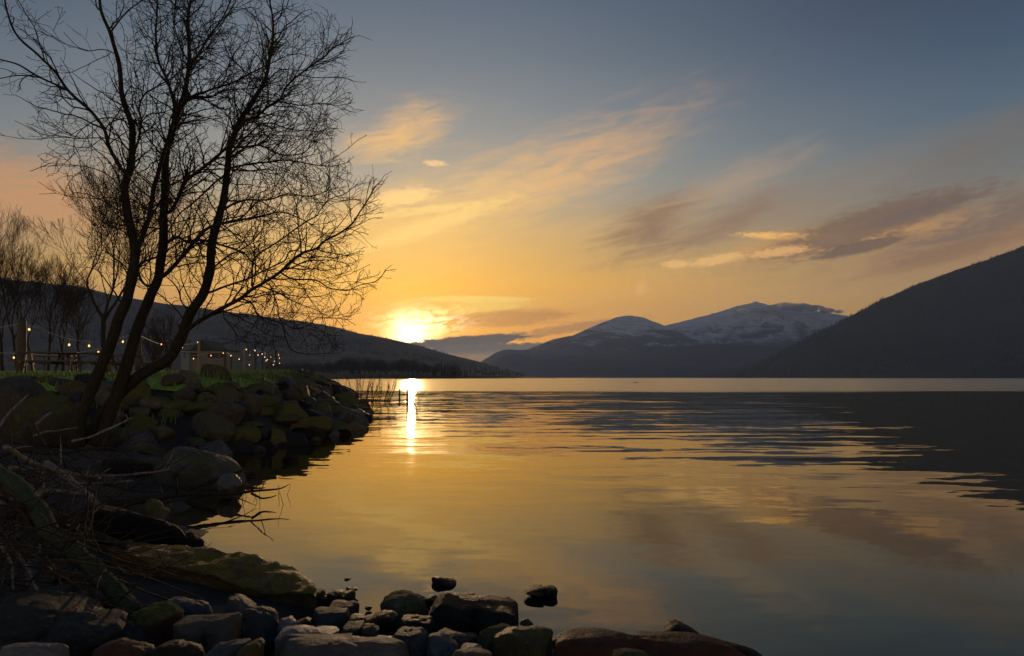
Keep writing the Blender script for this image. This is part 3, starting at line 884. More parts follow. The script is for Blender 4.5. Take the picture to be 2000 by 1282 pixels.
def embankment():
    rng = random.Random(21)
    poly = [Vector((a, b)) for a, b in EMB[1:11]]
    seg = []; L = 0
    for a, b in zip(poly, poly[1:]):
        seg.append((L, a, b)); L += (b - a).length
    def place(s):
        for l0, a, b in reversed(seg):
            if s >= l0:
                d = (b - a); t = (s - l0) / d.length
                tang = d.normalized()
                return a + d * min(t, 1.0), Vector((-tang.y, tang.x))
    placed = []
    for target, lo, hi in ((10, 0.30, 0.36), (62, 0.25, 0.34), (132, 0.17, 0.24), (96, 0.10, 0.16)):
        tries = 0; n = 0
        while n < target and tries < 9000:
            tries += 1
            s = rng.uniform(3.8, L - 5); t = rng.uniform(-0.2, 2.35)
            p, nrm = place(s)
            q = p + nrm * t
            r = rng.uniform(lo, hi)
            z = gz(q.x, q.y)
            P3 = Vector((q.x, q.y, z))
            if q.y < 9.2: continue
            if any((P3 - a).length < 0.50 * (r + b_) for a, b_, *_ in placed): continue
            placed.append((P3, r, s, t)); n += 1
    # colour, shape, label
    rows = [(-9, 0.25, 'at the foot'), (0.25, 1.0, 'low down'), (1.0, 1.8, 'halfway up'), (1.8, 9, 'along the top')]
    recs = []
    for P3, r, s, t in placed:
        px = 1000 + P3.x / P3.y * FPX
        row = [w for a, b, w in rows if a <= t < b][0]
        dice = rng.random()
        if t < 0.1: kind = 'dark' if dice < 0.4 else ('grey' if dice < 0.75 else 'green')
        else: kind = 'green' if dice < 0.38 else ('moss' if dice < 0.62 else ('grey' if dice < 0.78 else ('tan' if dice < 0.9 else 'dark')))
        shape = ('rounded', 'angular', 'flat')[(0, 1, 1, 1, 1, 2)[rng.randrange(6)]] if r < 0.345 else 'flat'
        recs.append(dict(P=P3, r=r, px=px, row=row, kind=kind, shape=shape, t=t))
    word = {'green': 'mossy grey', 'moss': 'thick mossed', 'grey': 'bare grey', 'tan': 'brownish', 'dark': 'dark wet'}
    where = [(-999, 250, 'behind the trunks'), (250, 420, 'below the cabin'), (420, 560, 'below the lit posts'), (560, 660, 'right of the lit posts'), (660, 9999, 'at the lake corner')]
    for k, d in enumerate(recs):
        d['w'] = [w for a, b, w in where if a <= d['px'] < b][0]
        d['size'] = 'large' if d['r'] > 0.245 else ('medium' if d['r'] > 0.165 else 'small')
        d['base'] = f"{d['size']} {d['shape']} {word[d['kind']]} boulder {d['row']}, {d['w']}"
        sz = {'rounded': (1.15, 1.0, 0.82), 'angular': (1.2, 0.95, 0.85), 'flat': (1.45, 1.0, 0.55)}[d['shape']]
        P, F = free_rock(tuple(a * d['r'] * 1.2 for a in sz), 900 + k, 4, None, d['shape'])
        o = link_mesh('boulder', P, F, MR[d['kind']])
        o.data.set_sharp_from_angle(angle=RAD(32))
        o.location = d['P'] + Vector((0, 0, d['r'] * (0.15 - 0.28 * max(0, d['t'] - 1.0))))
        o.rotation_euler = (rng.uniform(-.45, .45), rng.uniform(-.45, .45), rng.uniform(0, 6.28))
        d['o'] = o
    by = {}
    for d in recs: by.setdefault(d['base'], []).append(d)
    ordw = ['first', 'second', 'third', 'fourth', 'fifth', 'sixth', 'seventh', 'eighth', 'ninth', 'tenth']
    for base, ds_ in by.items():
        ds_.sort(key=lambda d: d['px'])
        for i, d in enumerate(ds_):
            lab = base if len(ds_) == 1 else f"{base}, {ordw[min(i, 9)]} from left"
            if len(lab.split()) > 16: lab = lab.replace(' thickly mossed green', ' thick mossed').replace(' part mossy grey', ' mossy').replace(' of the wall', '')
            tag(d['o'], lab, 'boulder', 'boulders of the rock embankment')


embankment()
# ================================================================== BARE TREES
def bark_mat(name, c1, c2, scale=14.0):
    m, nt, b = material(name)
    tc = nt.nodes.new('ShaderNodeTexCoord'); x, y, z = sepxyz(nt, S(nt, tc.outputs['Object']))
    n = noise_t(nt, comb(nt, x * 3.0, y * 3.0, z * 0.7), scale, 6.0, 0.7)
    c = ramp(nt, n, [(0.35, c1), (0.65, c2)])
    nt.links.new(c.s, b.inputs['Base Color']); b.inputs['Roughness'].default_value = 0.85
    b.inputs['Specular IOR Level'].default_value = 0.2
    bump(nt, b, n, 0.8, 0.012)
    return m


M_BARK = bark_mat('bark', (0.007, 0.006, 0.005), (0.026, 0.023, 0.018))
M_TWIG = bark_mat('twig_bark', (0.014, 0.010, 0.008), (0.034, 0.026, 0.02))
M_DEAD = bark_mat('weathered_dead_wood', (0.05, 0.044, 0.038), (0.20, 0.18, 0.16))
M_DEADDARK = bark_mat('wet_dead_wood', (0.010, 0.008, 0.006), (0.035, 0.028, 0.022))


def big_tree():
    Y0 = 8.7
    root = empty('bare_tree', at(195, 838, Y0))
    tag(root, 'tall bare multi stemmed tree leaning over the water at left', 'tree')
    rng = random.Random(5)

    def path(px, ya, yb, per=5, wob=0.012):
        n = len(px)
        P = []
        for i, (a, b_) in enumerate(px):
            t = i / (n - 1)
            P.append(at(a, b_, ya + (yb - ya) * t))
        P = smooth_path(P, per)
        o = Vector((rng.uniform(0, 50), rng.uniform(0, 50), 0))
        return [p + Vector((fbm(p * 3 + o, 2), fbm(p * 3 + o + Vector((9, 0, 0)), 2) * 2, fbm(p * 3 + o + Vector((0, 7, 0)), 2))) * wob for p in P]

    stems = [
        ([(150, 870), (160, 815), (185, 745), (205, 700), (225, 645), (243, 600), (256, 555), (264, 505), (258, 450), (250, 415), (246, 385), (244, 360), (252, 335), (257, 300), (261, 255),
          (251, 225), (240, 195), (235, 160), (231, 115), (215, 65), (198, 25), (190, -40), (186, -110)], 8.6, 8.2, 0.092, 0.012),
        ([(195, 870), (208, 830), (230, 760), (248, 712), (262, 665), (276, 622), (290, 587), (308, 545), (318, 490), (320, 430), (323, 380), (323, 327), (326, 295), (335, 262), (346, 226), (356, 194),
          (367, 152), (369, 90), (366, 50), (375, -20), (380, -90)], 8.7, 9.1, 0.098, 0.013),
        ([(175, 862), (205, 805), (240, 762), (285, 728), (330, 700), (352, 664), (371, 611), (397, 572), (410, 533), (412, 498), (418, 459), (430, 421), (437, 388), (442, 356), (446, 320), (449, 292),
          (466, 240), (488, 207), (504, 183), (520, 150), (530, 88), (534, 58), (530, 24), (522, -20)], 8.8, 9.4, 0.098, 0.010),
    ]
    limbs = [  # photo path, distance at start and end, radius at start and end
        ([(254, 345), (233, 325), (214, 288), (203, 252), (178, 216), (134, 178), (106, 139), (75, 108), (33, 67), (15, 26), (8, -10), (0, -60)], 8.3, 7.6, 0.042, 0.008),
        ([(134, 178), (77, 152), (39, 129), (0, 117), (-40, 104)], 7.85, 7.4, 0.022, 0.006),
        ([(77, 152), (51, 148), (20, 149), (-20, 156)], 7.7, 7.4, 0.014, 0.005),
        ([(264, 505), (272, 482), (283, 455), (291, 425), (299, 374), (310, 334), (320, 300), (330, 270), (338, 244), (340, 215), (328, 160), (309, 116), (304, 64), (308, 26), (306, -30), (300, -90)], 8.45, 8.9, 0.058, 0.010),
        ([(258, 330), (262, 300), (272, 262), (276, 235), (272, 215), (284, 185), (310, 168), (340, 150), (370, 120), (400, 96)], 8.3, 8.0, 0.026, 0.007),
        ([(260, 252), (240, 236), (210, 230), (187, 236), (160, 255), (148, 272), (145, 295)], 8.3, 7.8, 0.016, 0.004),
        ([(233, 118), (222, 105), (200, 98), (170, 100), (140, 90), (118, 82)], 8.2, 7.7, 0.012, 0.004),
        ([(215, 66), (232, 42), (250, 20), (270, 5), (290, -15)], 8.2, 8.0, 0.018, 0.006),
        ([(203, 252), (215, 240), (240, 232), (270, 236), (300, 250), (318, 272)], 8.0, 8.4, 0.012, 0.010),
        ([(320, 415), (334, 412), (347, 388), (365, 353), (400, 327), (422, 308), (445, 290), (480, 288), (509, 285), (546, 300), (589, 300), (615, 278)], 8.95, 8.0, 0.045, 0.006),
        ([(347, 388), (362, 352), (364, 330)], 8.9, 8.85, 0.036, 0.030),
        ([(310, 545), (339, 520), (365, 491), (386, 464), (405, 446), (433, 438), (458, 433), (507, 424), (534, 415), (563, 418), (610, 440)], 8.7, 7.6, 0.046, 0.006),
        ([(322, 478), (333, 470), (349, 463), (363, 471), (392, 469), (432, 478), (455, 486), (477, 495), (492, 513), (510, 527), (540, 560)], 8.9, 8.0, 0.036, 0.006),
        ([(323, 380), (306, 408), (290, 422), (270, 430), (255, 440)], 8.9, 8.2, 0.022, 0.008),
        ([(306, 560), (284, 556), (272, 530), (280, 512), (312, 500)], 8.75, 8.9, 0.026, 0.022),
        ([(346, 226), (370, 190), (400, 178), (440, 165), (480, 150), (520, 128), (560, 110)], 9.0, 8.2, 0.030, 0.006),
        ([(367, 150), (385, 110), (410, 70), (440, 30), (455, -20)], 9.05, 9.4, 0.026, 0.008),
        ([(368, 120), (350, 85), (340, 40), (345, -20)], 9.05, 9.6, 0.02, 0.008),
        ([(350, 215), (372, 192), (410, 190), (450, 175), (500, 172), (545, 160)], 9.0, 9.9, 0.028, 0.006),
        ([(447, 335), (425, 352), (404, 372), (380, 395), (350, 420), (331, 450)], 9.2, 8.7, 0.024, 0.010),
        ([(449, 292), (461, 264), (477, 238), (501, 228), (522, 212), (546, 196), (560, 172), (583, 149), (613, 127), (636, 111), (647, 98), (674, 79), (692, 70)], 9.3, 8.4, 0.034, 0.005),
        ([(546, 200), (589, 206), (626, 203), (652, 206), (684, 201)], 9.0, 8.8, 0.014, 0.004),
        ([(451, 300), (485, 262), (520, 240), (560, 250), (600, 256), (640, 258)], 9.3, 9.9, 0.024, 0.005),
        ([(446, 330), (485, 321), (525, 317), (562, 313), (605, 321), (650, 325), (680, 318)], 9.3, 8.4, 0.024, 0.005),
        ([(437, 410), (460, 398), (483, 391), (528, 390), (563, 379), (605, 385), (640, 372)], 9.15, 10.1, 0.028, 0.006),
        ([(356, 660), (374, 640), (409, 616), (436, 600), (469, 584), (490, 566), (516, 552), (549, 533), (569, 513), (593, 495), (617, 487), (635, 471), (664, 456), (691, 430), (718, 388), (730, 368), (745, 352)], 8.85, 8.2, 0.050, 0.005),
        ([(403, 572), (425, 566), (448, 557), (483, 545), (516, 528), (555, 510), (569, 490), (600, 494)], 9.0, 9.6, 0.028, 0.010),
        ([(413, 528), (432, 510), (448, 498), (466, 490), (495, 470), (520, 440)], 9.1, 9.4, 0.024, 0.006),
        ([(492, 560), (495, 515), (507, 495), (552, 465), (584, 444), (617, 424), (626, 409), (646, 388), (673, 379), (694, 363)], 8.9, 9.3, 0.022, 0.005),
        ([(549, 533), (575, 545), (617, 548), (646, 563), (679, 568), (703, 557), (738, 548), (753, 528)], 8.75, 8.3, 0.020, 0.004),
        ([(472, 584), (492, 593), (504, 616), (528, 625), (552, 634), (558, 655), (569, 682), (593, 691), (640, 690)], 8.8, 8.0, 0.022, 0.005),
        ([(520, 555), (528, 560), (543, 596), (546, 622), (575, 642), (605, 634), (617, 622), (646, 620), (676, 623)], 8.8, 8.3, 0.018, 0.004),
        ([(436, 600), (440, 625), (455, 640), (470, 665), (500, 670)], 8.8, 8.3, 0.014, 0.004),
        ([(371, 611), (355, 590), (345, 560), (330, 545), (320, 535)], 8.95, 9.3, 0.02, 0.008),
        ([(243, 600), (215, 560), (190, 530), (165, 520)], 8.55, 8.9, 0.018, 0.005),
        ([(256, 555), (240, 520), (215, 500), (180, 470)], 8.5, 9.0, 0.016, 0.005),
        ([(257, 300), (230, 275), (200, 270), (160, 272), (120, 268), (60, 272), (0, 264)], 8.3, 7.9, 0.014, 0.003),
        ([(244, 375), (215, 345), (180, 330), (140, 322), (90, 318)], 8.3, 8.0, 0.014, 0.003),
        ([(250, 400), (222, 385), (190, 390), (150, 385), (110, 378)], 8.35, 7.9, 0.013, 0.003),
    ]
    lines = []                    # the traced wood
    def trace(name, px, ya, yb, r0, r1, sides):
        P = path(px, ya, yb)
        n = len(P)
        R = []
        for i in range(n):
            t = i / (n - 1)
            r = r1 + (r0 - r1) * (1 - t) ** 0.85
            R.append(r * (1 + 0.10 * fbm(P[i] * 6, 2)))
        if name == 'trunk': R[0] *= 1.5; R[1] *= 1.35; R[2] *= 1.2; R[3] *= 1.1
        T = Tubes(); T.add([p - root.location for p in P], R, sides)
        T.build(name, M_BARK, root)
        lines.append((P, R))
    for px, a, b_, r0, r1 in stems: trace('trunk', px, a, b_, r0 * 0.82, r1 * 0.7, 12)
    for px, a, b_, r0, r1 in limbs: trace('limb', px, a, b_, r0 * 0.58, r1 * 0.7, 7)
    # ---- crown of twigs by space colonisation
    crown = [(-30, 60), (20, -60), (560, -90), (590, -20), (640, 20), (692, 66), (672, 130), (690, 200), (655, 260), (662, 310), (690, 345), (752, 345), (748, 420), (715, 480), (700, 520), (755, 530),
             (700, 600), (672, 640), (650, 700), (575, 690), (470, 690), (400, 640), (330, 600), (230, 560), (160, 500), (190, 400), (110, 380), (60, 270), (70, 190), (-20, 170)]
    def inside(x, y, poly):
        c = False; n = len(poly); j = n - 1
        for i in range(n):
            xi, yi = poly[i]; xj, yj = poly[j]
            if (yi > y) != (yj > y) and x < (xj - xi) * (y - yi) / (yj - yi) + xi: c = not c
            j = i
        return c
    T = Tubes()
    org = root.location
    def pix(p): return 1000 + p.x / p.y * FPX, HOR - (p.z - EYE) / p.y * FPX
    def shoot(p, d, L, r, r1, level, wob, trop):
        """a twig with its own side twigs; level 2 = branchlet, 1 = twig, 0 = spur"""
        st = (0.05, 0.045, 0.07)[level]
        n = max(2, int(L / st)); st = L / n
        pts = [p]; rr = [r]; side = rng.choice((-1, 1))
        for i in range(n):
            d = (d + Vector((rng.gauss(0, wob), rng.gauss(0, wob), rng.gauss(0, wob) + trop))).normalized()
            p = p + d * st
            q = pix(p)
            if not inside(q[0], q[1], crown) and rng.random() < 0.55: break
            f = (i + 1) / n
            pts.append(p); rr.append(r + (r1 - r) * f)
            if level > 0 and i >= (1 if level == 1 else 0):
                k = rng.random()
                if k < (0.62, 0.52)[level - 1]:
                    side = -side
                    ax = d.orthogonal().normalized(); ax.rotate(Matrix.Rotation(rng.uniform(-0.9, 0.9) + (math.pi if side > 0 else 0), 3, d))
                    e = (d + ax * rng.uniform(0.6, 1.25)).normalized()
                    if level == 2: shoot(p, e, rng.uniform(0.12, 0.40) * (1.15 - 0.55 * f), max(rr[-1] * 0.62, 0.0030), 0.0021, 1, 0.27, 0.012)
                    else: shoot(p, e, rng.uniform(0.035, 0.14) * (1.2 - 0.5 * f), 0.0024, 0.0019, 0, 0.20, 0.02)
        if len(pts) < 2: return
        T.add([q - org for q in pts], rr, 5 if r > 0.007 else 4 if r > 0.004 else 3, False)
        if level < 2:      # bud at the tip
            T.add([pts[-1] - org, pts[-1] + d * 0.008 - org, pts[-1] + d * 0.018 - org], [rr[-1], 0.0034, 0.001], 3, False)
    for P, R in lines:
        L = 0.0; nxt = rng.uniform(0.05, 0.25); n = len(P)
        for i in range(2, n):
            L += (P[i] - P[i - 1]).length
            px, py = pix(P[i])
            if P[i].z < 1.75 or py < -130: continue
            while L > nxt:
                thin = (1.4 if 270 < px < 640 and py < 340 else 1.0) if px > 240 else (0.5 if py > 200 else 0.34)
                nxt += rng.uniform(0.042, 0.118) / thin * (1.9 if R[i] > 0.05 else 1.0)
                d = (P[i] - P[i - 1]).normalized()
                ax = d.orthogonal().normalized(); ax.rotate(Matrix.Rotation(rng.uniform(0, 6.283), 3, d))
                ax.y *= 0.75
                e = (d * rng.uniform(0.4, 1.0) + ax * rng.uniform(0.6, 1.0) + Vector((0.10 if px > 330 else -0.06, 0, 0.10))).normalized()
                f = i / n
                shoot(P[i].copy(), e, rng.uniform(0.35, 1.25) * (1.1 - 0.45 * f), min(max(R[i] * 0.55, 0.0042), 0.0105), 0.0028, 2, 0.17, 0.016 if py < 520 else -0.01)
        # the tip of the limb forks into fine branchlets
        d = (P[-1] - P[-3]).normalized()
        for _ in range(3):
            e = (d + Vector((rng.uniform(-.6, .6), rng.uniform(-.5, .5), rng.uniform(-.4, .6)))).normalized()
            shoot(P[-1].copy(), e, rng.uniform(0.2, 0.5), max(min(R[-1], 0.006), 0.0035), 0.0024, 2, 0.14, 0.01)
    T.build('crown', M_TWIG, root)


big_tree()


def grow(T, trunkT, p, d, length, r, depth, rng, up=0.25, spread=0.6, curl=0.16, rmin=0.004, fork=(2, 3), taper=0.62):
    """one branch and everything on it"""
    n = max(3, int(length / 0.22))
    pts = [p]; rr = [r]
    r_end = max(r * taper, rmin)
    for i in range(n):
        d = (d + Vector((rng.gauss(0, curl), rng.gauss(0, curl), rng.gauss(0, curl))) + Vector((0, 0, up * 0.18))).normalized()
        p = p + d * length / n
        pts.append(p); rr.append(r + (r_end - r) * (i + 1) / n)
    (trunkT if depth >= 6 and trunkT is not None else T).add(pts, rr, 8 if r > 0.03 else 5 if r > 0.012 else 3, False)
    if depth <= 0 or length < 0.12: return
    # side shoots
    k = rng.randint(1, 3) if depth > 1 else rng.randint(1, 2)
    for _ in range(k):
        i = rng.randint(max(1, n // 3), n - 1)
        ax = d.orthogonal().normalized(); ax.rotate(Matrix.Rotation(rng.uniform(0, 6.28), 3, d))
        e = (d + ax * spread * rng.uniform(0.8, 1.5)).normalized()
        grow(T, None, pts[i], e, length * rng.uniform(0.45, 0.75), max(rr[i] * 0.5, rmin), depth - 2, rng, up, spread, curl, rmin, fork, taper)
    for _ in range(rng.randint(*fork)):
        ax = d.orthogonal().normalized(); ax.rotate(Matrix.Rotation(rng.uniform(0, 6.28), 3, d))
        e = (d + ax * spread * rng.uniform(0.4, 1.0)).normalized()
        grow(T, trunkT, pts[-1], e, length * rng.uniform(0.68, 0.9), max(r_end * 0.82, rmin), depth - 1, rng, up, spread, curl, rmin, fork, taper)


def bare_tree(loc, height, seed, label, group=None, trunk_share=0.24, r=0.10, depth=6, up=0.5, spread=0.45, name='bare_tree', stems=1, rmin=0.008):
    rng = random.Random(seed)
    root = empty(name, loc)
    tag(root, label, 'tree', group)
    T, B = Tubes(), Tubes()
    for k in range(stems):
        lean = Vector((rng.uniform(-.12, .12), rng.uniform(-.12, .12), 1)).normalized() if stems == 1 else Vector((rng.uniform(-.4, .4), rng.uniform(-.4, .4), 1)).normalized()
        L = height * trunk_share
        p = Vector((rng.uniform(-.1, .1) * (stems > 1), rng.uniform(-.1, .1) * (stems > 1), -0.15))
        n = 6; pts = [p]; rr = [r * 1.3]; d = lean
        for i in range(n):
            d = (d + Vector((rng.gauss(0, .05), rng.gauss(0, .05), 0))).normalized()
            p = p + d * (L + .15) / n; pts.append(p); rr.append(r * (1 - 0.25 * (i + 1) / n))
        B.add(pts, rr, 9)
        m = 3 if stems == 1 else 2
        for _ in range(m):
            ax = d.orthogonal().normalized(); ax.rotate(Matrix.Rotation(rng.uniform(0, 6.28), 3, d))
            e = (d + ax * spread * rng.uniform(0.3, 0.9)).normalized()
            grow(T, B, pts[-1] - d * rng.uniform(0, 0.2) * L, e, height * 0.23 * rng.uniform(.85, 1.1), rr[-1] * 0.72, depth, rng, up, spread, 0.10, rmin)
    B.build('trunk', M_BARK, root)
    T.build('crown', M_TWIG, root)
    return root


def g_at(px, Y):
    x = (px - 1000) / FPX * Y
    return Vector((x, Y, gz(x, Y)))


BG = 'bare trees behind the lawn'
bare_tree(g_at(207, 24), 6.3, 11, 'slender bare tree with upswept twigs behind the stems of the tall tree', BG, 0.34, 0.10, 6, 0.45, 0.55, rmin=0.0045)
for px, Y, h, sd, lab in (
        (6, 60, 12.6, 31, 'bare tree at the very left edge of the picture behind the lawn'),
        (36, 62, 13.2, 32, 'tallest round crowned bare tree of the far left group'),
        (64, 66, 11.6, 33, 'bare tree close right of the tallest far left one'),
        (94, 66, 10.6, 34, 'lower bare tree in the middle of the far left group'),
        (122, 60, 9.2, 35, 'dense bare tree between the far left group and the slender tree'),
        (152, 68, 8.2, 36, 'lowest bare tree of the far left group, behind the picnic tables')):
    bare_tree(g_at(px, Y), h, sd, lab, BG, 0.26, 0.13, 5, 0.45, 0.62, rmin=0.009)
bare_tree(g_at(338, 40), 4.4, 16, 'bushy bare thicket tree between the tall tree stems', BG, 0.12, 0.05, 4, 0.5, 0.6, stems=3, rmin=0.006)
bare_tree(g_at(300, 46), 3.6, 17, 'small bare shrub like tree by the timber frame', BG, 0.12, 0.05, 4, 0.5, 0.6, stems=3, rmin=0.007)


# ---------------------------------------------------------------- saplings standing in the shallows
def sapling(px, py, Y, h, seed, label, lean=(0.0, 0.0), stems=9):
    rng = random.Random(seed)
    p0 = at(px, py, Y); p0.z = 0.0
    root = empty('willow_sapling', p0)
    tag(root, label, 'sapling', 'bare saplings standing in the shallows')
    T = Tubes(); B = Tubes()
    for k in range(stems):
        a = rng.uniform(0, 6.28); s = rng.uniform(0.05, 0.5)
        d = Vector((math.cos(a) * s + lean[0], math.sin(a) * s + lean[1], 1)).normalized()
        p = Vector((rng.uniform(-.18, .18), rng.uniform(-.18, .18), -0.3)); L = h * rng.uniform(0.6, 1.05)
        pts = [p]; n = 7
        for i in range(n):
            d = (d + Vector((rng.gauss(0, .07), rng.gauss(0, .07), 0.06))).normalized()
            p = p + d * L / n; pts.append(p)
            if i > 2 and rng.random() < 0.75:
                e = (d + Vector((rng.uniform(-1, 1), rng.uniform(-1, 1), 0.2)) * 0.5).normalized()
                T.add([p, p + e * L * 0.12, p + e * L * 0.12 + (e + d).normalized() * L * 0.12], [0.010, 0.008, 0.006], 3, False)
        B.add(pts, [0.022 - 0.014 * i / n for i in range(n + 1)], 4, False)
    B.build('stem', M_BARK, root); T.build('crown', M_TWIG, root)


sapling(706, 783, 32, 1.7, 1, 'tallest clump of bare willow rods beyond the tip of the rock wall', stems=9)
sapling(731, 784, 33, 1.5, 2, 'middle clump of bare willow rods in the shallows', stems=8)
sapling(752, 782, 34, 1.5, 3, 'leaning clump of bare willow rods left of the two stakes', (0.22, 0), stems=7)
sapling(806, 781, 33, 1.15, 4, 'small clump of rods in the sun glitter right of the stakes', (0.3, 0), stems=8)
sapling(668, 768, 44, 1.6, 5, 'thin clump of rods on the low shore behind the wall tip', stems=6)


def stake(px, ytop, ybase, tilt, label, r=0.045):
    Y = FPX * EYE / (ybase - HOR)
    p = at(px, ybase, Y); p.z = 0
    h = (ybase - ytop) / FPX * Y
    T = Tubes()
    T.add([Vector((0, 0, -0.4)), Vector((tilt * .3, 0, h * .4)), Vector((tilt, 0, h - 0.03)), Vector((tilt, 0, h))], [r, r * 0.95, r * .9, r * .6], 8)
    o = T.build('wooden_stake', M_BARK); o.location = p
    tag(o, label, 'stake', 'stakes standing in the lake')


stake(780, 760, 780, 0.02, 'shorter wooden stake in the water beside the sun reflection')
stake(796, 757, 789, -0.01, 'taller wooden stake in front of the bright sun reflection', 0.055)
# ================================================================== LAWN FURNITURE
def wood_mat(name, c1, c2):
    m, nt, b = material(name)
    tc = nt.nodes.new('ShaderNodeTexCoord'); x, y, z = sepxyz(nt, S(nt, tc.outputs['Object']))
    n = noise_t(nt, comb(nt, x * 2.0, y * 9.0, z * 9.0), 3.0, 6.0, 0.65)
    c = ramp(nt, n, [(0.3, c1), (0.7, c2)])
    nt.links.new(c.s, b.inputs['Base Color']); b.inputs['Roughness'].default_value = 0.7
    bump(nt, b, n, 0.4, 0.01)
    return m


def plain_mat(name, c, rough=0.6, metal=0.0, var=0.25):
    m, nt, b = material(name)
    tc = nt.nodes.new('ShaderNodeTexCoord')
    n = noise_t(nt, S(nt, tc.outputs['Object']), 3.0, 6.0, 0.6)
    col = ramp(nt, n, [(0.3, tuple(k * (1 - var) for k in c)), (0.7, c)])
    nt.links.new(col.s, b.inputs['Base Color'])
    b.inputs['Roughness'].default_value = rough; b.inputs['Metallic'].default_value = metal
    return m


def glow_mat(name, c, strength):
    m, nt, b = material(name)
    b.inputs['Base Color'].default_value = (*c, 1)
    b.inputs['Emission Color'].default_value = (*c, 1)
    b.inputs['Emission Strength'].default_value = strength
    return m


M_POST = wood_mat('post_wood', (0.014, 0.011, 0.008), (0.05, 0.041, 0.028))
M_POSTLIGHT = wood_mat('new_post_wood', (0.10, 0.085, 0.05), (0.20, 0.17, 0.10))
M_TABLE = wood_mat('table_wood', (0.03, 0.022, 0.015), (0.09, 0.065, 0.045))
M_CABLE = plain_mat('cable_rubber', (0.35, 0.35, 0.35), 0.6)
M_SOCKET = plain_mat('bulb_socket', (0.02, 0.02, 0.02), 0.5)
M_BULB = glow_mat('lit_bulb', (1.0, 0.48, 0.14), 2.2)
M_BULBW = glow_mat('lit_bulb_pale', (1.0, 0.62, 0.38), 1.9)
M_SIDING = plain_mat('grey_siding', (0.11, 0.115, 0.12), 0.6)
M_DARKGLASS = plain_mat('dark_window_glass', (0.008, 0.009, 0.010), 0.55)
M_WHITE = plain_mat('white_paint', (0.24, 0.24, 0.24), 0.5)
M_BLUEPAINT = plain_mat('pale_blue_paint', (0.09, 0.12, 0.14), 0.5)
M_ROOF = plain_mat('dull_roofing', (0.025, 0.025, 0.025), 0.8)


class Boxes:
    def __init__(self): self.v, self.f = [], []
    def add(self, c, s, rot=None, taper=1.0):
        b = len(self.v); c = Vector(c)
        for k in ((-1, -1, -1), (1, -1, -1), (1, 1, -1), (-1, 1, -1), (-1, -1, 1), (1, -1, 1), (1, 1, 1), (-1, 1, 1)):
            t = taper if k[2] > 0 else 1.0
            q = Vector((k[0] * s[0] / 2 * t, k[1] * s[1] / 2 * t, k[2] * s[2] / 2))
            if rot is not None: q.rotate(rot)
            self.v.append(c + q)
        for f in ((3, 2, 1, 0), (4, 5, 6, 7), (0, 1, 5, 4), (1, 2, 6, 5), (2, 3, 7, 6), (3, 0, 4, 7)): self.f.append(tuple(b + i for i in f))
    def build(self, name, mat, parent=None):
        o = link_mesh(name, self.v, self.f, mat, parent, smooth=False)
        md = o.modifiers.new('bevel', 'BEVEL'); md.width = 0.006; md.segments = 1; md.limit_method = 'ANGLE'
        return o


from mathutils import Euler


def post(px, ytop, ybase, Y, r, label, mat=None):
    x = (px - 1000) / FPX * Y
    z0 = gz(x, Y)
    h = EYE + (HOR - ytop) / FPX * Y - z0
    rng = random.Random(px)
    T = Tubes(); l = rng.uniform(-.03, .03)
    pts = [Vector((l * k, 0, h * k)) for k in (0, 0.3, 0.7, 0.97, 1.0)]; pts[0].z = -0.3
    T.add(pts, [r * 1.05, r, r * 0.97, r * 0.95, r * 0.8], 10)
    o = T.build('wooden_post', mat or M_POST); o.location = (x, Y, z0)
    tag(o, label, 'post', 'posts carrying the strings of bulbs')
    return o


POSTS = [(42, 624, 24, .15, 'thick dark wooden post at the left edge of the lawn'),
         (270, 652, 30, .13, 'thick greyish wooden post seen between the leaning trunks'),
         (333, 682, 44, .09, 'pale post just left of the cabin door'),
         (388, 668, 50, .10, 'pale wooden post in front of the cabin windows'),
         (440, 686, 56, .12, 'brownish wooden post at the right end of the cabin'),
         (452, 694, 66, .09, 'short dark post right next to the brownish post'),
         (477, 678, 60, .09, 'tall pale post left of the close row of dark posts'),
         (499, 675, 62, .11, 'tallest dark post of the close row right of the cabin'),
         (513, 678, 66, .09, 'dark post second in the close row right of the cabin'),
         (525, 694, 74, .09, 'short dark post third in the close row'),
         (530, 691, 78, .09, 'slim dark post fourth in the close row'),
         (540, 684, 76, .10, 'dark leaning post next to last in the close row'),
         (547, 692, 80, .10, 'last dark post of the close row at the end of the lawn')]
for px, yt, Y, r, lab in POSTS:
    post(px, yt, 725, Y, r, lab, M_POSTLIGHT if 'pale' in lab else None)

# bulb built once: glass body with its socket
bulb_me = bulbw_me = socket_me = None


def bulb_meshes():
    global bulb_me, bulbw_me, socket_me
    def lathe(name, prof, mat):
        v, f = [], []; k = 8
        for z, r in prof:
            v += [Vector((r * math.cos(6.2832 * i / k), r * math.sin(6.2832 * i / k), z)) for i in range(k)]
        for j in range(len(prof) - 1):
            f += [(j * k + i, j * k + (i + 1) % k, (j + 1) * k + (i + 1) % k, (j + 1) * k + i) for i in range(k)]
        o = link_mesh(name, v, f, mat); me = o.data
        bpy.data.objects.remove(o)
        return me
    prof = [(-0.135, 0.002), (-0.125, 0.022), (-0.10, 0.038), (-0.075, 0.040), (-0.05, 0.030), (-0.03, 0.018)]
    bulb_me = lathe('bulb', prof, M_BULB); bulbw_me = lathe('bulb', prof, M_BULBW)
    socket_me = lathe('socket', [(-0.04, 0.018), (-0.02, 0.022), (0.012, 0.018), (0.016, 0.002)], M_SOCKET)


bulb_meshes()


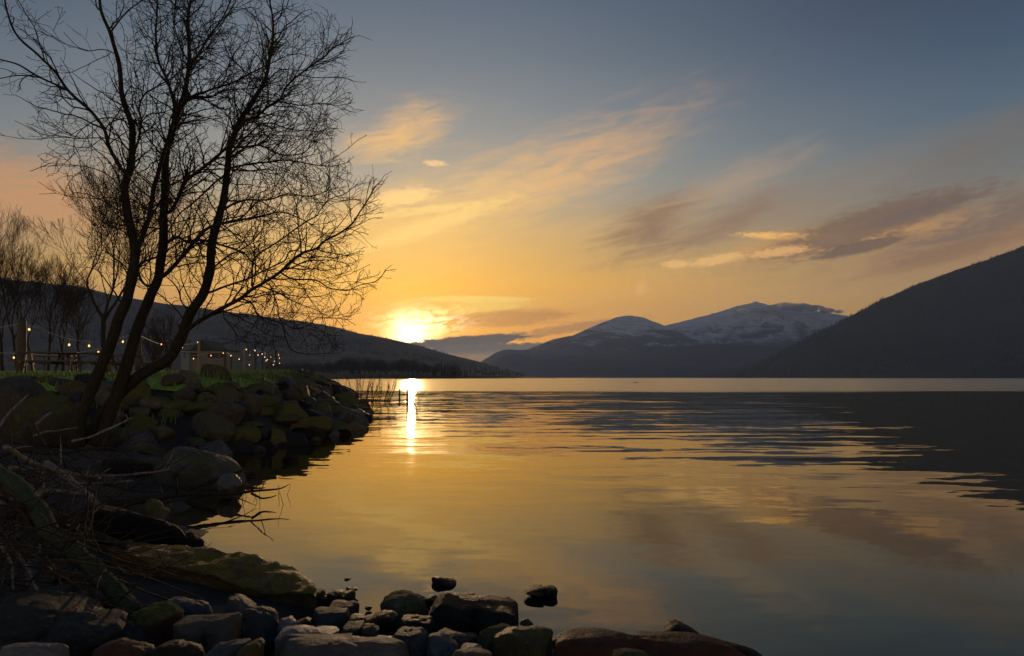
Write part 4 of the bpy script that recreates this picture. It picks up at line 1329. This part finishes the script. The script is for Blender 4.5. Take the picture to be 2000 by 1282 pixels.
def string_light(points, bulbs, label, r=0.013, big=1.0, pale=False):
    """points: (px,py,Y) along the cable; bulbs: (px,py) of the lit glass, hung from the cable above"""
    P = smooth_path([at(a, b_, Y) for a, b_, Y in points], 8)
    root = empty('string_light', P[0])
    tag(root, label, 'string lights', 'strings of lit bulbs over the lawn')
    T = Tubes(); T.add([p - root.location for p in P], [r] * len(P), 4)
    T.build('cable', M_CABLE, root)
    for bx, by in bulbs:
        # the cable point whose photo column is nearest
        q = min(P, key=lambda p: abs(1000 + p.x / p.y * FPX - bx))
        c = at(bx, by, q.y)
        drop = max(q.z - c.z - 0.085 * big, 0.0)
        o = bpy.data.objects.new('bulb', bulbw_me if pale else bulb_me); COL.objects.link(o); o.parent = root
        o.location = Vector((c.x, c.y, c.z + 0.085 * big)) - root.location; o.scale = (big,) * 3
        k = bpy.data.objects.new('socket', socket_me); COL.objects.link(k); k.parent = o
        if drop > 0.03:
            D = Tubes(); D.add([Vector((0, 0, 0)), Vector(((q.x - c.x) / big, 0, drop / big))], [r / big] * 2, 4, False)
            D.build('drop_wire', M_CABLE, o)


string_light([(-100, 600, 21), (-30, 640, 22), (10, 638, 23), (42, 631, 24)], [(-30, 652)], 'cable running off the left edge from the thick post')
string_light([(42, 633, 24), (70, 640, 24.6), (110, 655, 25.4), (145, 664, 26.2), (180, 667, 27), (215, 664, 28), (245, 657, 29), (270, 653, 30)],
             [(57, 644), (135, 674), (174, 676), (205, 675), (240, 668)], 'sagging string of bulbs between the two thick posts over the picnic tables', big=0.9)
string_light([(-60, 690, 30), (27, 690, 31), (110, 694, 32), (192, 682, 33), (240, 668, 31), (270, 655, 30)], [(27, 699), (192, 688)], 'lower string of bulbs behind the picnic tables', big=0.9)
string_light([(270, 654, 30), (300, 668, 36), (330, 676, 41), (360, 674, 46), (388, 669, 50)], [(315, 673), (356, 679), (386, 669)], 'string of bulbs from the greyish post to the pale post by the cabin', big=0.9)
string_light([(333, 684, 44), (355, 694, 46), (378, 695, 48), (412, 690, 52), (440, 688, 56)], [(378, 701), (412, 695), (436, 690)], 'string of bulbs hanging before the cabin windows', big=0.9)
string_light([(440, 688, 56), (452, 694, 60), (466, 696, 62), (477, 682, 60)], [(451, 695), (467, 702), (481, 683)], 'string of bulbs between the brownish post and the tall pale post', big=1.05, pale=True)
string_light([(477, 680, 60), (488, 688, 61), (499, 680, 62), (507, 688, 64), (513, 682, 66)], [(488, 694), (498, 685), (504, 694), (512, 692)], 'string of bulbs at the start of the close post row', big=1.05, pale=True)
string_light([(513, 684, 66), (519, 692, 70), (525, 696, 74), (530, 694, 78), (536, 700, 77), (540, 688, 76)], [(517, 698), (522, 703), (529, 698), (536, 706)], 'string of bulbs in the middle of the close post row', big=1.05, pale=True)
string_light([(540, 688, 76), (543, 690, 78), (547, 694, 80)], [(544, 694), (546, 700)], 'short string of bulbs at the end of the close post row', big=1.05, pale=True)
string_light([(470, 712, 66), (487, 707, 67), (520, 702, 72), (533, 706, 75), (547, 705, 80)], [(487, 713), (520, 705), (534, 713), (540, 719), (546, 710)], 'lowest string of bulbs along the foot of the close post row', big=1.05, pale=True)


def picnic_table(px, Y, rz, label, scale=1.0):
    p = g_at(px, Y)
    root = empty('picnic_table', p, rz); root.scale = (scale,) * 3
    tag(root, label, 'picnic table', 'picnic tables on the lawn')
    B = Boxes()
    for k in range(5): B.add((0, -0.32 + k * 0.16, 0.755), (1.85, 0.145, 0.045))
    for x in (-0.6, 0.6): B.add((x, 0, 0.7115), (0.09, 0.68, 0.04))
    B.build('tabletop', M_TABLE, root)
    for s in (-1, 1):
        B = Boxes()
        for k in (0, 1): B.add((0, s * (0.66 + 0.15 * k), 0.45), (1.85, 0.135, 0.045))
        B.build('bench', M_TABLE, root)
    for x in (-0.66, 0.66):
        B = Boxes()
        B.add((x, 0, 0.40), (0.05, 1.6, 0.10))
        for s in (-1, 1):
            B.add((x + 0.052, s * 0.44, 0.345), (0.05, 0.10, 0.78), Euler((s * RAD(28), 0, 0)))
        B.build('leg_frame', M_TABLE, root)


picnic_table(96, 23.5, 0.35, 'dark picnic table nearest the thick left post')
picnic_table(160, 24.5, 0.12, 'picnic table with a lit top edge under the lowest bulbs')
picnic_table(236, 28, -0.15, 'picnic table half hidden behind the leaning trunks')
picnic_table(120, 30, 0.6, 'picnic table farthest back behind the two front tables')


def cabin():
    Y = 72.0
    x0 = (366 - 1000) / FPX * Y; x1 = (446 - 1000) / FPX * Y; w = x1 - x0
    zb = gz((x0 + x1) / 2, Y); zt = EYE + (HOR - 686) / FPX * Y
    h = zt - zb
    root = empty('cabin', ((x0 + x1) / 2, Y, zb))
    tag(root, 'long low pale grey cabin with two dark windows behind the posts', 'cabin')
    B = Boxes(); B.add((0, 1.2, h / 2), (w, 2.4, h)); B.build('wall', M_SIDING, root)
    B = Boxes()
    for k in range(9): B.add((0, -0.012, 0.12 + k * (h - 0.3) / 9), (w - 0.02, 0.02, 0.02))
    B.build('siding_groove', M_ROOF, root)
    B = Boxes(); B.add((0, 1.2, h + 0.05), (w + 0.3, 2.7, 0.1)); B.build('roof', M_ROOF, root)
    for a, b_ in ((372, 387), (406, 442)):
        ww = (b_ - a) / FPX * Y; cx = ((a + b_) / 2 - 1000) / FPX * Y - (x0 + x1) / 2
        B = Boxes(); B.add((cx, -0.03, h - 0.42), (ww, 0.05, 0.56)); f = B.build('window', M_DARKGLASS, root)
        B = Boxes(); B.add((cx, -0.05, h - 0.11), (ww + 0.1, 0.07, 0.06)); B.build('window_frame', M_WHITE, f)
        if ww > 1.2:
            B = Boxes(); B.add((cx + ww * .15, -0.06, h - 0.43), (0.06, 0.05, 0.54)); B.build('mullion', M_SIDING, f)
    # light blue kiosk beside it
    Y2 = 66.0; xk = (361 - 1000) / FPX * Y2; zk = gz(xk, Y2); hk = EYE + (HOR - 687) / FPX * Y2 - zk
    root = empty('kiosk', (xk, Y2, zk))
    tag(root, 'narrow pale blue kiosk with two white slanted struts on top', 'kiosk')
    B = Boxes(); B.add((0, 0.4, hk * 0.35), (0.8, 0.8, hk * 0.70)); B.build('body', M_BLUEPAINT, root)
    for s in (-1, 1):
        B = Boxes(); B.add((s * 0.22 - 0.05, 0.05, hk * 0.845), (0.06, 0.05, hk * 0.29), Euler((0, RAD(-9), 0))); B.build('strut', M_WHITE, root)
    B = Boxes(); B.add((0, 0.4, hk + 0.02), (0.86, 0.8, 0.05)); B.build('roof', M_WHITE, root)
    # gabled house behind
    Y3 = 95.0; a, b_ = (366 - 1000) / FPX * Y3, (426 - 1000) / FPX * Y3
    zc = gz((a + b_) / 2, Y3); top = EYE + (HOR - 664) / FPX * Y3 - zc; eave = EYE + (HOR - 690) / FPX * Y3 - zc
    root = empty('house', ((a + b_) / 2, Y3, zc)); hw = (b_ - a) / 2
    tag(root, 'small gabled house whose dull roof rises behind the cabin', 'house')
    B = Boxes(); B.add((0, 2.5, eave / 2), (hw * 1.9, 5, eave)); B.build('wall', M_SIDING, root)
    v = [(-hw, -0.3, eave), (hw, -0.3, eave), (hw, 5.3, eave), (-hw, 5.3, eave), (0, -0.3, top), (0, 5.3, top)]
    link_mesh('roof', v, [(0, 1, 4), (2, 3, 5), (1, 2, 5, 4), (3, 0, 4, 5), (3, 2, 1, 0)], M_ROOF, root, smooth=False)
    # small timber frame with two uprights
    Y4 = 40.0; xf = (318 - 1000) / FPX * Y4; zf = gz(xf, Y4); hf = EYE + (HOR - 668) / FPX * Y4 - zf
    root = empty('timber_frame', (xf, Y4, zf))
    tag(root, 'dark timber frame with two uprights and crossbars left of the kiosk', 'frame')
    for s in (-1, 1):
        B = Boxes(); B.add((s * 0.24, 0, hf / 2 - 0.1), (0.09, 0.09, hf + 0.2)); B.build('upright', M_POST, root)
        B = Boxes(); B.add((s * 0.24, 0.07, hf - 0.09), (0.34, 0.045, 0.06)); B.build('crosspiece', M_POST, root)
    for z in (0.62, 0.78):
        B = Boxes(); B.add((0, -0.075, hf * z), (0.9, 0.05, 0.05)); B.build('rail', M_POST, root)


cabin()


# ---------------------------------------------------------------- grass blades along the lawn edge
def grass():
    rng = random.Random(4); v = []; f = []
    n = 0
    while n < 16000:
        x = rng.uniform(-22, -3); y = rng.uniform(9.5, 34)
        z, ds, de = ground_z(np.array([x]), np.array([y]))
        if not 1.75 < de[0] < 5.5 and not (0.6 < de[0] <= 1.75 and mnoise.noise(Vector((x * 1.3, y * 1.3, 0))) > 0.32): continue
        n += 1
        h = rng.uniform(0.06, 0.15) * (1.5 if de[0] < 2.6 else 1.0); a = rng.uniform(0, 6.28); w = 0.006 + 0.0004 * y; l = rng.uniform(-.05, .05)
        p = Vector((x, y, float(z[0]) + (0.02 if de[0] > 1.9 else 0.0))); s = Vector((math.cos(a), math.sin(a), 0)) * w
        b = len(v); v += [p - s, p + s, p + Vector((l, rng.uniform(-.04, .04), h))]; f.append((b, b + 1, b + 2))
    m, nt, bs = material('grass_blade')
    bs.inputs['Base Color'].default_value = (0.07, 0.14, 0.02, 1); bs.inputs['Roughness'].default_value = 0.7
    g = nt.nodes.new('ShaderNodeNewGeometry')
    c = ramp(nt, noise_t(nt, S(nt, g.outputs['Position']), 1.2, 4.0), [(0.3, (0.045, 0.085, 0.014)), (0.7, (0.11, 0.18, 0.03))])
    nt.links.new(c.s, bs.inputs['Base Color'])
    o = link_mesh('grass', v, f, m, smooth=False)
    tag(o, 'short green grass along the lawn edge above the boulders', 'grass', kind='stuff')


grass()


# ================================================================== DRIFTWOOD AND BRUSH
M_LOG = rock_mat('mossy_bark', (0.022, 0.020, 0.016), (0.075, 0.072, 0.060), 0.9, 0.85, 9.0, mosscol=((0.025, 0.035, 0.022), (0.075, 0.095, 0.06)))


def stick(pts, Ya, Yb, r0, r1, mat, label, name='dead_branch', twigs=0, seed=0, cat='branch', group='dead wood on the shore', sides=6, wob=0.01):
    rng = random.Random(seed + len(bpy.data.objects))
    n = len(pts)
    P = smooth_path([at(a, b_, Ya + (Yb - Ya) * i / (n - 1)) for i, (a, b_) in enumerate(pts)], 5)
    P = [p + Vector((fbm(p * 5, 2), fbm(p * 5 + Vector((3, 3, 3)), 2), fbm(p * 5 + Vector((0, 9, 0)), 2))) * wob for p in P]
    c = P[0].copy()
    R = [(r0 + (r1 - r0) * i / (len(P) - 1)) * (1 + 0.18 * fbm(p * 14, 2)) for i, p in enumerate(P)]
    T = Tubes(); T.add([p - c for p in P], R, sides)
    for _ in range(twigs):
        i = rng.randrange(2, len(P) - 1); d = (P[i] - P[i - 1]).normalized()
        e = (d + Vector((rng.uniform(-1, 1), rng.uniform(-1, 1), rng.uniform(-.4, 1)))).normalized()
        L = rng.uniform(0.12, 0.35); q = P[i] - c
        T.add([q, q + e * L * .5, q + e * L + Vector((0, 0, rng.uniform(-.04, .06)))], [R[i] * .5, R[i] * .4, 0.002], 4)
    o = T.build(name, mat); o.location = c
    return tag(o, label, cat, group)


stick([(-60, 880), (0, 930), (30, 955), (60, 985), (110, 1045), (160, 1088), (215, 1140), (268, 1196)], 4.6, 3.0, 0.060, 0.040, M_LOG, 'thick mossy log slanting down across the lower left', 'fallen_log', cat='log', sides=14, wob=0.03)
stick([(-20, 842), (0, 828), (25, 800), (56, 771)], 5.2, 5.6, 0.014, 0.008, M_DEAD, 'pale bare stick rising at the left edge')
stick([(140, 862), (175, 855), (215, 838), (245, 822), (258, 816)], 6.6, 6.8, 0.012, 0.012, M_DEAD, 'long pale stick pointing up right in front of the boulders')
stick([(250, 820), (246, 808)], 6.78, 6.78, 0.006, 0.004, M_DEAD, 'short snapped twig on the end of the long pale stick')
stick([(70, 828), (85, 818), (101, 806)], 6.0, 6.2, 0.012, 0.009, M_DEAD, 'short pale stub of stick beside the trunk base')
stick([(66, 852), (88, 845), (110, 842), (150, 836)], 5.8, 6.2, 0.011, 0.005, M_DEAD, 'thin reddish stick lying level by the trunk base')
stick([(68, 830), (75, 850), (95, 880), (110, 905), (122, 918)], 5.7, 5.4, 0.010, 0.008, M_DEADDARK, 'dark stick crossing down over the brushwood')
stick([(10, 872), (45, 893), (85, 912), (125, 925), (180, 930)], 5.0, 5.6, 0.020, 0.010, M_DEAD, 'grey branch sloping right into the brushwood', twigs=4)
stick([(20, 914), (60, 918), (120, 922), (170, 930), (230, 928), (300, 922), (332, 918)], 5.2, 6.4, 0.022, 0.007, M_DEAD, 'long level grey branch reaching towards the big boulder', twigs=6)
stick([(125, 945), (165, 944), (215, 943), (258, 940)], 5.4, 5.8, 0.010, 0.007, M_DEAD, 'thin level pale stick under the long grey branch')
stick([(-10, 960), (40, 1000), (70, 1040), (90, 1075)], 3.9, 3.7, 0.014, 0.008, M_DEADDARK, 'dark stick beside the mossy log', twigs=3)
stick([(80, 1062), (76, 1082)], 3.6, 3.6, 0.006, 0.005, M_DEAD, 'short upright yellowish twig below the mossy log')
stick([(76, 974), (80, 960), (86, 952)], 4.7, 4.7, 0.009, 0.006, M_DEAD, 'broken orange brown stub sticking up from the brushwood')
stick([(330, 968), (334, 982), (333, 990)], 6.2, 6.2, 0.009, 0.007, M_DEAD, 'orange brown stub hanging at the branch over the water')
stick([(200, 985), (250, 982), (310, 972), (370, 964), (420, 964), (470, 962), (510, 958), (546, 953), (566, 946)], 5.9, 6.6, 0.034, 0.003, M_DEADDARK, 'dark drift branch lying out over the water', 'drift_branch', twigs=7, sides=8)
stick([(490, 964), (510, 974), (530, 972), (540, 967)], 6.4, 6.5, 0.014, 0.004, M_DEADDARK, 'forked stub below the tip of the drift branch')
stick([(350, 962), (400, 945), (440, 930), (470, 920), (498, 910)], 6.8, 7.2, 0.022, 0.010, M_DEADDARK, 'dark branch rising right from the boulder over the bay', twigs=2)
stick([(290, 1000), (320, 984), (360, 975), (400, 985)], 5.7, 6.0, 0.018, 0.008, M_DEADDARK, 'dark crooked branch under the drift branch', twigs=4)


stick([(-20, 1010), (60, 1008), (130, 1022), (200, 1050), (250, 1072)], 4.0, 4.1, 0.030, 0.018, M_DEADDARK, 'thick dark driftwood limb crossing under the mossy log', twigs=3, sides=9)
stick([(90, 905), (140, 940), (190, 985), (230, 1020)], 5.4, 4.9, 0.026, 0.016, M_DEAD, 'weathered driftwood limb sloping down to the dark flat rock', twigs=2, sides=8)
stick([(0, 985), (50, 966), (110, 958), (180, 968)], 4.8, 5.2, 0.020, 0.012, M_DEAD, 'grey driftwood limb lying left above the mossy log', twigs=3, sides=8)
stick([(40, 1100), (70, 1062), (110, 1030), (150, 1006)], 3.7, 4.5, 0.013, 0.007, M_DEADDARK, 'dark stick leaning up right over the mossy log', twigs=2)
stick([(-20, 900), (40, 880), (110, 886), (190, 876), (260, 880)], 5.8, 6.8, 0.020, 0.008, M_DEADDARK, 'long dark limb at the back of the brushwood', twigs=5)
stick([(0, 1060), (20, 1100), (26, 1150)], 3.4, 3.1, 0.008, 0.005, M_DEAD, 'thin pale upright stalk at the lower left edge')
stick([(36, 1080), (60, 1130), (82, 1165)], 3.4, 3.1, 0.008, 0.004, M_DEAD, 'thin slanting stalk beside the dark blue stone')
stick([(150, 925), (230, 952), (300, 962), (380, 948)], 5.9, 6.4, 0.016, 0.006, M_DEADDARK, 'dark limb crossing the thin level pale stick', twigs=5)


def water_twigs():
    rng = random.Random(31)
    for k in range(15):
        px = rng.uniform(470, 560) if k < 10 else rng.uniform(385, 470)
        base = onz(px, rng.uniform(962, 985), 0.0)
        L = rng.uniform(0.10, 0.30)
        T = Tubes(); d = Vector((rng.uniform(-.35, .35), rng.uniform(-.3, .3), 1)).normalized(); p = Vector((0, 0, -0.05)); pts = [p]
        for i in range(6):
            d = (d + Vector((rng.gauss(0, .16), rng.gauss(0, .16), 0))).normalized(); p = p + d * L / 6; pts.append(p)
        T.add(pts, [0.0032 - 0.0003 * i for i in range(7)], 4)
        o = T.build('twig', M_TWIG); o.location = base
        tag(o, 'thin bare twig standing up from the water by the drift branch', 'twig', 'twigs standing at the drift branch')


water_twigs()


def brush():
    rng = random.Random(77); T = Tubes()
    n = 0
    while n < 330:
        px, py = rng.uniform(-60, 350), rng.uniform(830, 1180)
        z = rng.uniform(0.0, 0.55)
        if py < HOR + 60: continue
        Y = FPX * (EYE - z) / (py - HOR)
        if not 2.9 < Y < 8.5: continue
        x = (px - 1000) / FPX * Y
        g, ds, de = ground_z(np.array([x]), np.array([Y]))
        if ds[0] < (0.35 if Y > 5 else 0.9): continue
        if not -0.05 < z - g[0] < 0.42: continue
        n += 1
        p = Vector((x, Y, z)); d = Vector((rng.uniform(-1, 1), rng.uniform(-.7, .7), rng.uniform(-.35, .6))).normalized()
        L = rng.uniform(0.25, 0.9); k = 6; pts = [p]; r = rng.uniform(0.002, 0.0065)
        for i in range(k):
            d = (d + Vector((rng.gauss(0, .16), rng.gauss(0, .16), rng.gauss(0, .14) - 0.04))).normalized()
            p = p + d * L / k; pts.append(p)
        T.add(pts, [r * (1 - 0.6 * i / k) for i in range(k + 1)], 4, False)
        if rng.random() < 0.6:
            q = pts[rng.randint(2, 4)]; e = (d + Vector((rng.uniform(-1, 1), rng.uniform(-1, 1), rng.uniform(-.2, 1)))).normalized()
            T.add([q, q + e * L * .2, q + e * L * .35 + Vector((0, 0, .02))], [r * .6, r * .5, r * .3], 3, False)
    o = T.build('brushwood', M_BRUSH)
    tag(o, 'tangled dead twigs and flood debris on the left bank', 'brushwood', kind='stuff')


M_BRUSH = bark_mat('dry_brush', (0.006, 0.005, 0.004), (0.030, 0.023, 0.018), 4.0)
brush()


# ================================================================== DUCKS
def duck(px, py, rz, label):
    p = onz(px, py, 0.0)
    root = empty('duck', p, rz)
    tag(root, label, 'duck', 'ducks far out on the loch')
    prof = [(-0.26, 0.02, 0.10), (-0.20, 0.06, 0.09), (-0.10, 0.105, 0.07), (0.02, 0.12, 0.06), (0.12, 0.10, 0.07), (0.17, 0.06, 0.12), (0.185, 0.045, 0.20), (0.20, 0.052, 0.255), (0.235, 0.05, 0.27), (0.265, 0.026, 0.26), (0.285, 0.012, 0.25), (0.33, 0.010, 0.24)]
    T = Tubes(); T.add([Vector((x, 0, z)) for x, r, z in prof], [r for x, r, z in prof], 10)
    m = plain_mat('duck_feathers', (0.05, 0.045, 0.04), 0.7)
    T.build('body', m, root)


duck(1238.5, 748.0, 0.2, 'left one of two ducks floating far out on the loch')
duck(1244.0, 748.3, 2.9, 'right one of two ducks floating far out on the loch')


# ================================================================== FAR SHORE TREES
def far_protos():
    rng = random.Random(9)
    def broad(seed):
        r = random.Random(seed); v = []; f = []
        T = Tubes(); T.add([Vector((0, 0, -1)), Vector((0, 0, 6)), Vector((.4, 0, 12))], [.45, .35, .2], 5)
        v += T.v; f += T.f
        for _ in range(520):
            while True:
                q = Vector((r.uniform(-1, 1), r.uniform(-1, 1), r.uniform(-1, 1)))
                if q.length < 1: break
            q = q * (1 + 0.3 * mnoise.noise(q * 2 + Vector((seed, 0, 0))))
            p = Vector((q.x * 6.5, q.y * 6.5, 13 + q.z * 8.5))
            d = (p - Vector((0, 0, 5))).normalized() * r.uniform(1.2, 2.6); s = d.orthogonal().normalized() * 0.22
            b = len(v); v += [p - s, p + s, p + d]; f.append((b, b + 1, b + 2))
        return v, f
    def conifer(seed):
        r = random.Random(seed); v = []; f = []
        T = Tubes(); T.add([Vector((0, 0, -1)), Vector((0, 0, 20)), Vector((0, 0, 24))], [.4, .15, .03], 5)
        v += T.v; f += T.f
        for k in range(26):
            z = 3 + k * 0.8; R = (24 - z) * 0.2 + 0.3
            for j in range(9):
                a = r.uniform(0, 6.28); L = R * r.uniform(.6, 1.15)
                p = Vector((0, 0, z)); e = Vector((math.cos(a) * L, math.sin(a) * L, -L * 0.35)); s = Vector((-math.sin(a), math.cos(a), 0)) * L * 0.3
                b = len(v); v += [p, p + e * .6 + s, p + e, p + e * .6 - s]; f.append((b, b + 1, b + 2, b + 3))
        return v, f
    m, nt, b = material('far_foliage'); b.inputs['Roughness'].default_value = 0.9
    g = nt.nodes.new('ShaderNodeNewGeometry')
    c = ramp(nt, noise_t(nt, S(nt, g.outputs['Position']), 0.12, 4.0), [(0.3, (0.018, 0.014, 0.009)), (0.7, (0.045, 0.034, 0.02))])
    nt.links.new(c.s, b.inputs['Base Color'])
    out = []
    for nm, fn, ss in (('broadleaf_tree', broad, (1, 2, 3)), ('conifer', conifer, (4, 5))):
        for s in ss:
            v, f = fn(s); o = link_mesh(nm, v, f, m, smooth=False); out.append((nm, o.data)); bpy.data.objects.remove(o)
    return out, m


FARP, M_FARFOL = far_protos()


def far_trees():
    rng = random.Random(12)
    tops = [(520, 712), (600, 712), (640, 714), (680, 700), (720, 706), (760, 712), (800, 705), (840, 708), (862, 706), (888, 703), (900, 716), (916, 728)]
    for k in range(110):
        px = 520 + (914 - 520) * (k + rng.uniform(0, 1)) / 110
        front = rng.random() < 0.5
        Y = rng.uniform(930, 960) if front else rng.uniform(980, 1080)
        x = (px - 1000) / FPX * Y
        top = interp(tops, px) + rng.uniform(-2, 9)
        h = (HOR - top) / FPX * Y
        con = rng.random() < (0.12 if px < 840 else 0.55)
        nm, me = FARP[rng.randint(3, 4)] if con else FARP[rng.randint(0, 2)]
        o = bpy.data.objects.new(nm, me); COL.objects.link(o)
        s = h / 24.0 if con else h / 22.0
        o.location = (x, Y, max(gz(x, Y), 0.2)); o.scale = (s * rng.uniform(.85, 1.25), s, s); o.rotation_euler = (0, 0, rng.uniform(0, 6.28))
        tag(o, 'pointed dark conifer in the hazy wood along the far left shore' if con else 'rounded bare broadleaf tree in the hazy wood along the far left shore', 'tree', 'trees of the far shore wood')
    for px, h, Y, lab in ((889, 703, 900, 'tall pointed conifer standing out at the right end of the far shore wood'), (868, 708, 905, 'second tallest conifer near the right end of the far shore wood')):
        x = (px - 1000) / FPX * Y
        o = bpy.data.objects.new('conifer', FARP[3 if px > 880 else 4][1]); COL.objects.link(o)
        s = (HOR - h) / FPX * Y / 24
        o.location = (x, Y, max(gz(x, Y), 0.2)); o.scale = (s, s, s); tag(o, lab, 'tree', 'trees of the far shore wood')


far_trees()


def hill_forest(name, label, V, n, nu, nv, count, hmin, hmax, ridge_only, seed, ulo=0.0, uhi=1.0):
    rng = random.Random(seed); v = []; f = []
    for _ in range(count):
        i = rng.randint(int(nu * ulo), int(nu * uhi) - 1)
        if rng.random() < ridge_only: j = int(nv / 2 + rng.gauss(0, 1.2))
        else: j = rng.randint(2, nv // 2)
        j = max(1, min(nv - 2, j))
        a, b_, c = Vector(V[i * n + j]), Vector(V[(i + 1) * n + j]), Vector(V[i * n + j + 1])
        p = a + (b_ - a) * rng.random() + (c - a) * rng.random()
        if p.z < 6: continue
        if ridge_only and mnoise.noise(p * 0.0031 + Vector((seed, 0, 0))) < -0.18 and abs(j - nv / 2) > 2: continue
        h = rng.uniform(hmin, hmax) * (0.6 + 0.8 * max(0, 0.5 + mnoise.noise(p * 0.004)))
        r = h * 0.2; k = len(v); a0 = rng.uniform(0, 2)
        v += [p + Vector((r * math.cos(a0 + t * 2.09), r * math.sin(a0 + t * 2.09), -1)) for t in range(3)] + [p + Vector((0, 0, h))]
        f += [(k, k + 1, k + 3), (k + 1, k + 2, k + 3), (k + 2, k, k + 3)]
    o = link_mesh(name, v, f, M_FOREST, smooth=False)
    tag(o, label, 'forest', kind='stuff')


M_FOREST = plain_mat('forest_needles', (0.016, 0.019, 0.013), 0.9, var=0.5)
hill_forest('hill_forest', 'conifer plantation covering the steep right hillside', vr, nr, nur, nvr, 15000, 8, 15, 0.16, 1)
hill_forest('hill_forest', 'patchy woodland on the long left hillside', vl, nl, nul, nvl, 7000, 6, 12, 0.08, 2)
# ================================================================== CLOUD ON THE SUMMIT AND HAZE
def summit_cloud():
    rng = random.Random(3); Y = 8150
    bm = bmesh.new()
    for px, py, r in ((1452, 611, 45), (1480, 608, 60), (1505, 607, 75), (1532, 603, 85), (1560, 605, 90), (1590, 607, 70), (1615, 611, 55), (1640, 613, 40)):
        p = at(px, py - 4, Y + rng.uniform(-120, 120))
        m = Matrix.Translation(p) @ Matrix.Diagonal((1.9, 1.6, 0.62, 1.0))
        bmesh.ops.create_icosphere(bm, subdivisions=2, radius=r, matrix=m)
    c = at(1540, 606, Y)
    bmesh.ops.translate(bm, verts=bm.verts, vec=-c)
    me = bpy.data.meshes.new('cloud'); bm.to_mesh(me); bm.free()
    o = bpy.data.objects.new('cloud', me); COL.objects.link(o); o.location = c
    md = o.modifiers.new('remesh', 'REMESH'); md.mode = 'VOXEL'; md.voxel_size = 14.0
    m = bpy.data.materials.new('cloud_vapour'); m.use_nodes = True; nt = m.node_tree; nt.nodes.clear()
    out = nt.nodes.new('ShaderNodeOutputMaterial'); pv = nt.nodes.new('ShaderNodeVolumePrincipled')
    nt.links.new(pv.outputs[0], out.inputs['Volume'])
    tc = nt.nodes.new('ShaderNodeTexCoord'); q = S(nt, tc.outputs['Object'])
    n = noise_t(nt, q, 0.011, 5.0, 0.65)
    put(nt, pv.inputs['Density'], n.step(0.42, 0.62) * 0.06)
    pv.inputs['Color'].default_value = (0.9, 0.9, 0.92, 1); pv.inputs['Anisotropy'].default_value = 0.3
    me.materials.append(m)
    tag(o, 'small grey cloud clinging to the highest snowy summit', 'cloud', kind='stuff')


summit_cloud()


def haze():
    x0, x1, y0, y1, z0, z1 = -9300, 9300, -60, 11600, -3.2, 1150
    v = [(x, y, z) for z in (z0, z1) for y in (y0, y1) for x in (x0, x1)]
    f = [(0, 2, 3, 1), (4, 5, 7, 6), (0, 1, 5, 4), (2, 6, 7, 3), (0, 4, 6, 2), (1, 3, 7, 5)]
    m = bpy.data.materials.new('haze_air'); m.use_nodes = True; nt = m.node_tree; nt.nodes.clear()
    out = nt.nodes.new('ShaderNodeOutputMaterial'); pv = nt.nodes.new('ShaderNodeVolumePrincipled')
    nt.links.new(pv.outputs[0], out.inputs['Volume'])
    pv.inputs['Density'].default_value = 0.000062
    pv.inputs['Color'].default_value = (0.44, 0.62, 1.0, 1)
    pv.inputs['Anisotropy'].default_value = 0.25
    o = link_mesh('haze', v, f, m, smooth=False)
    tag(o, 'thin evening haze over the loch', 'haze', kind='stuff')


haze()
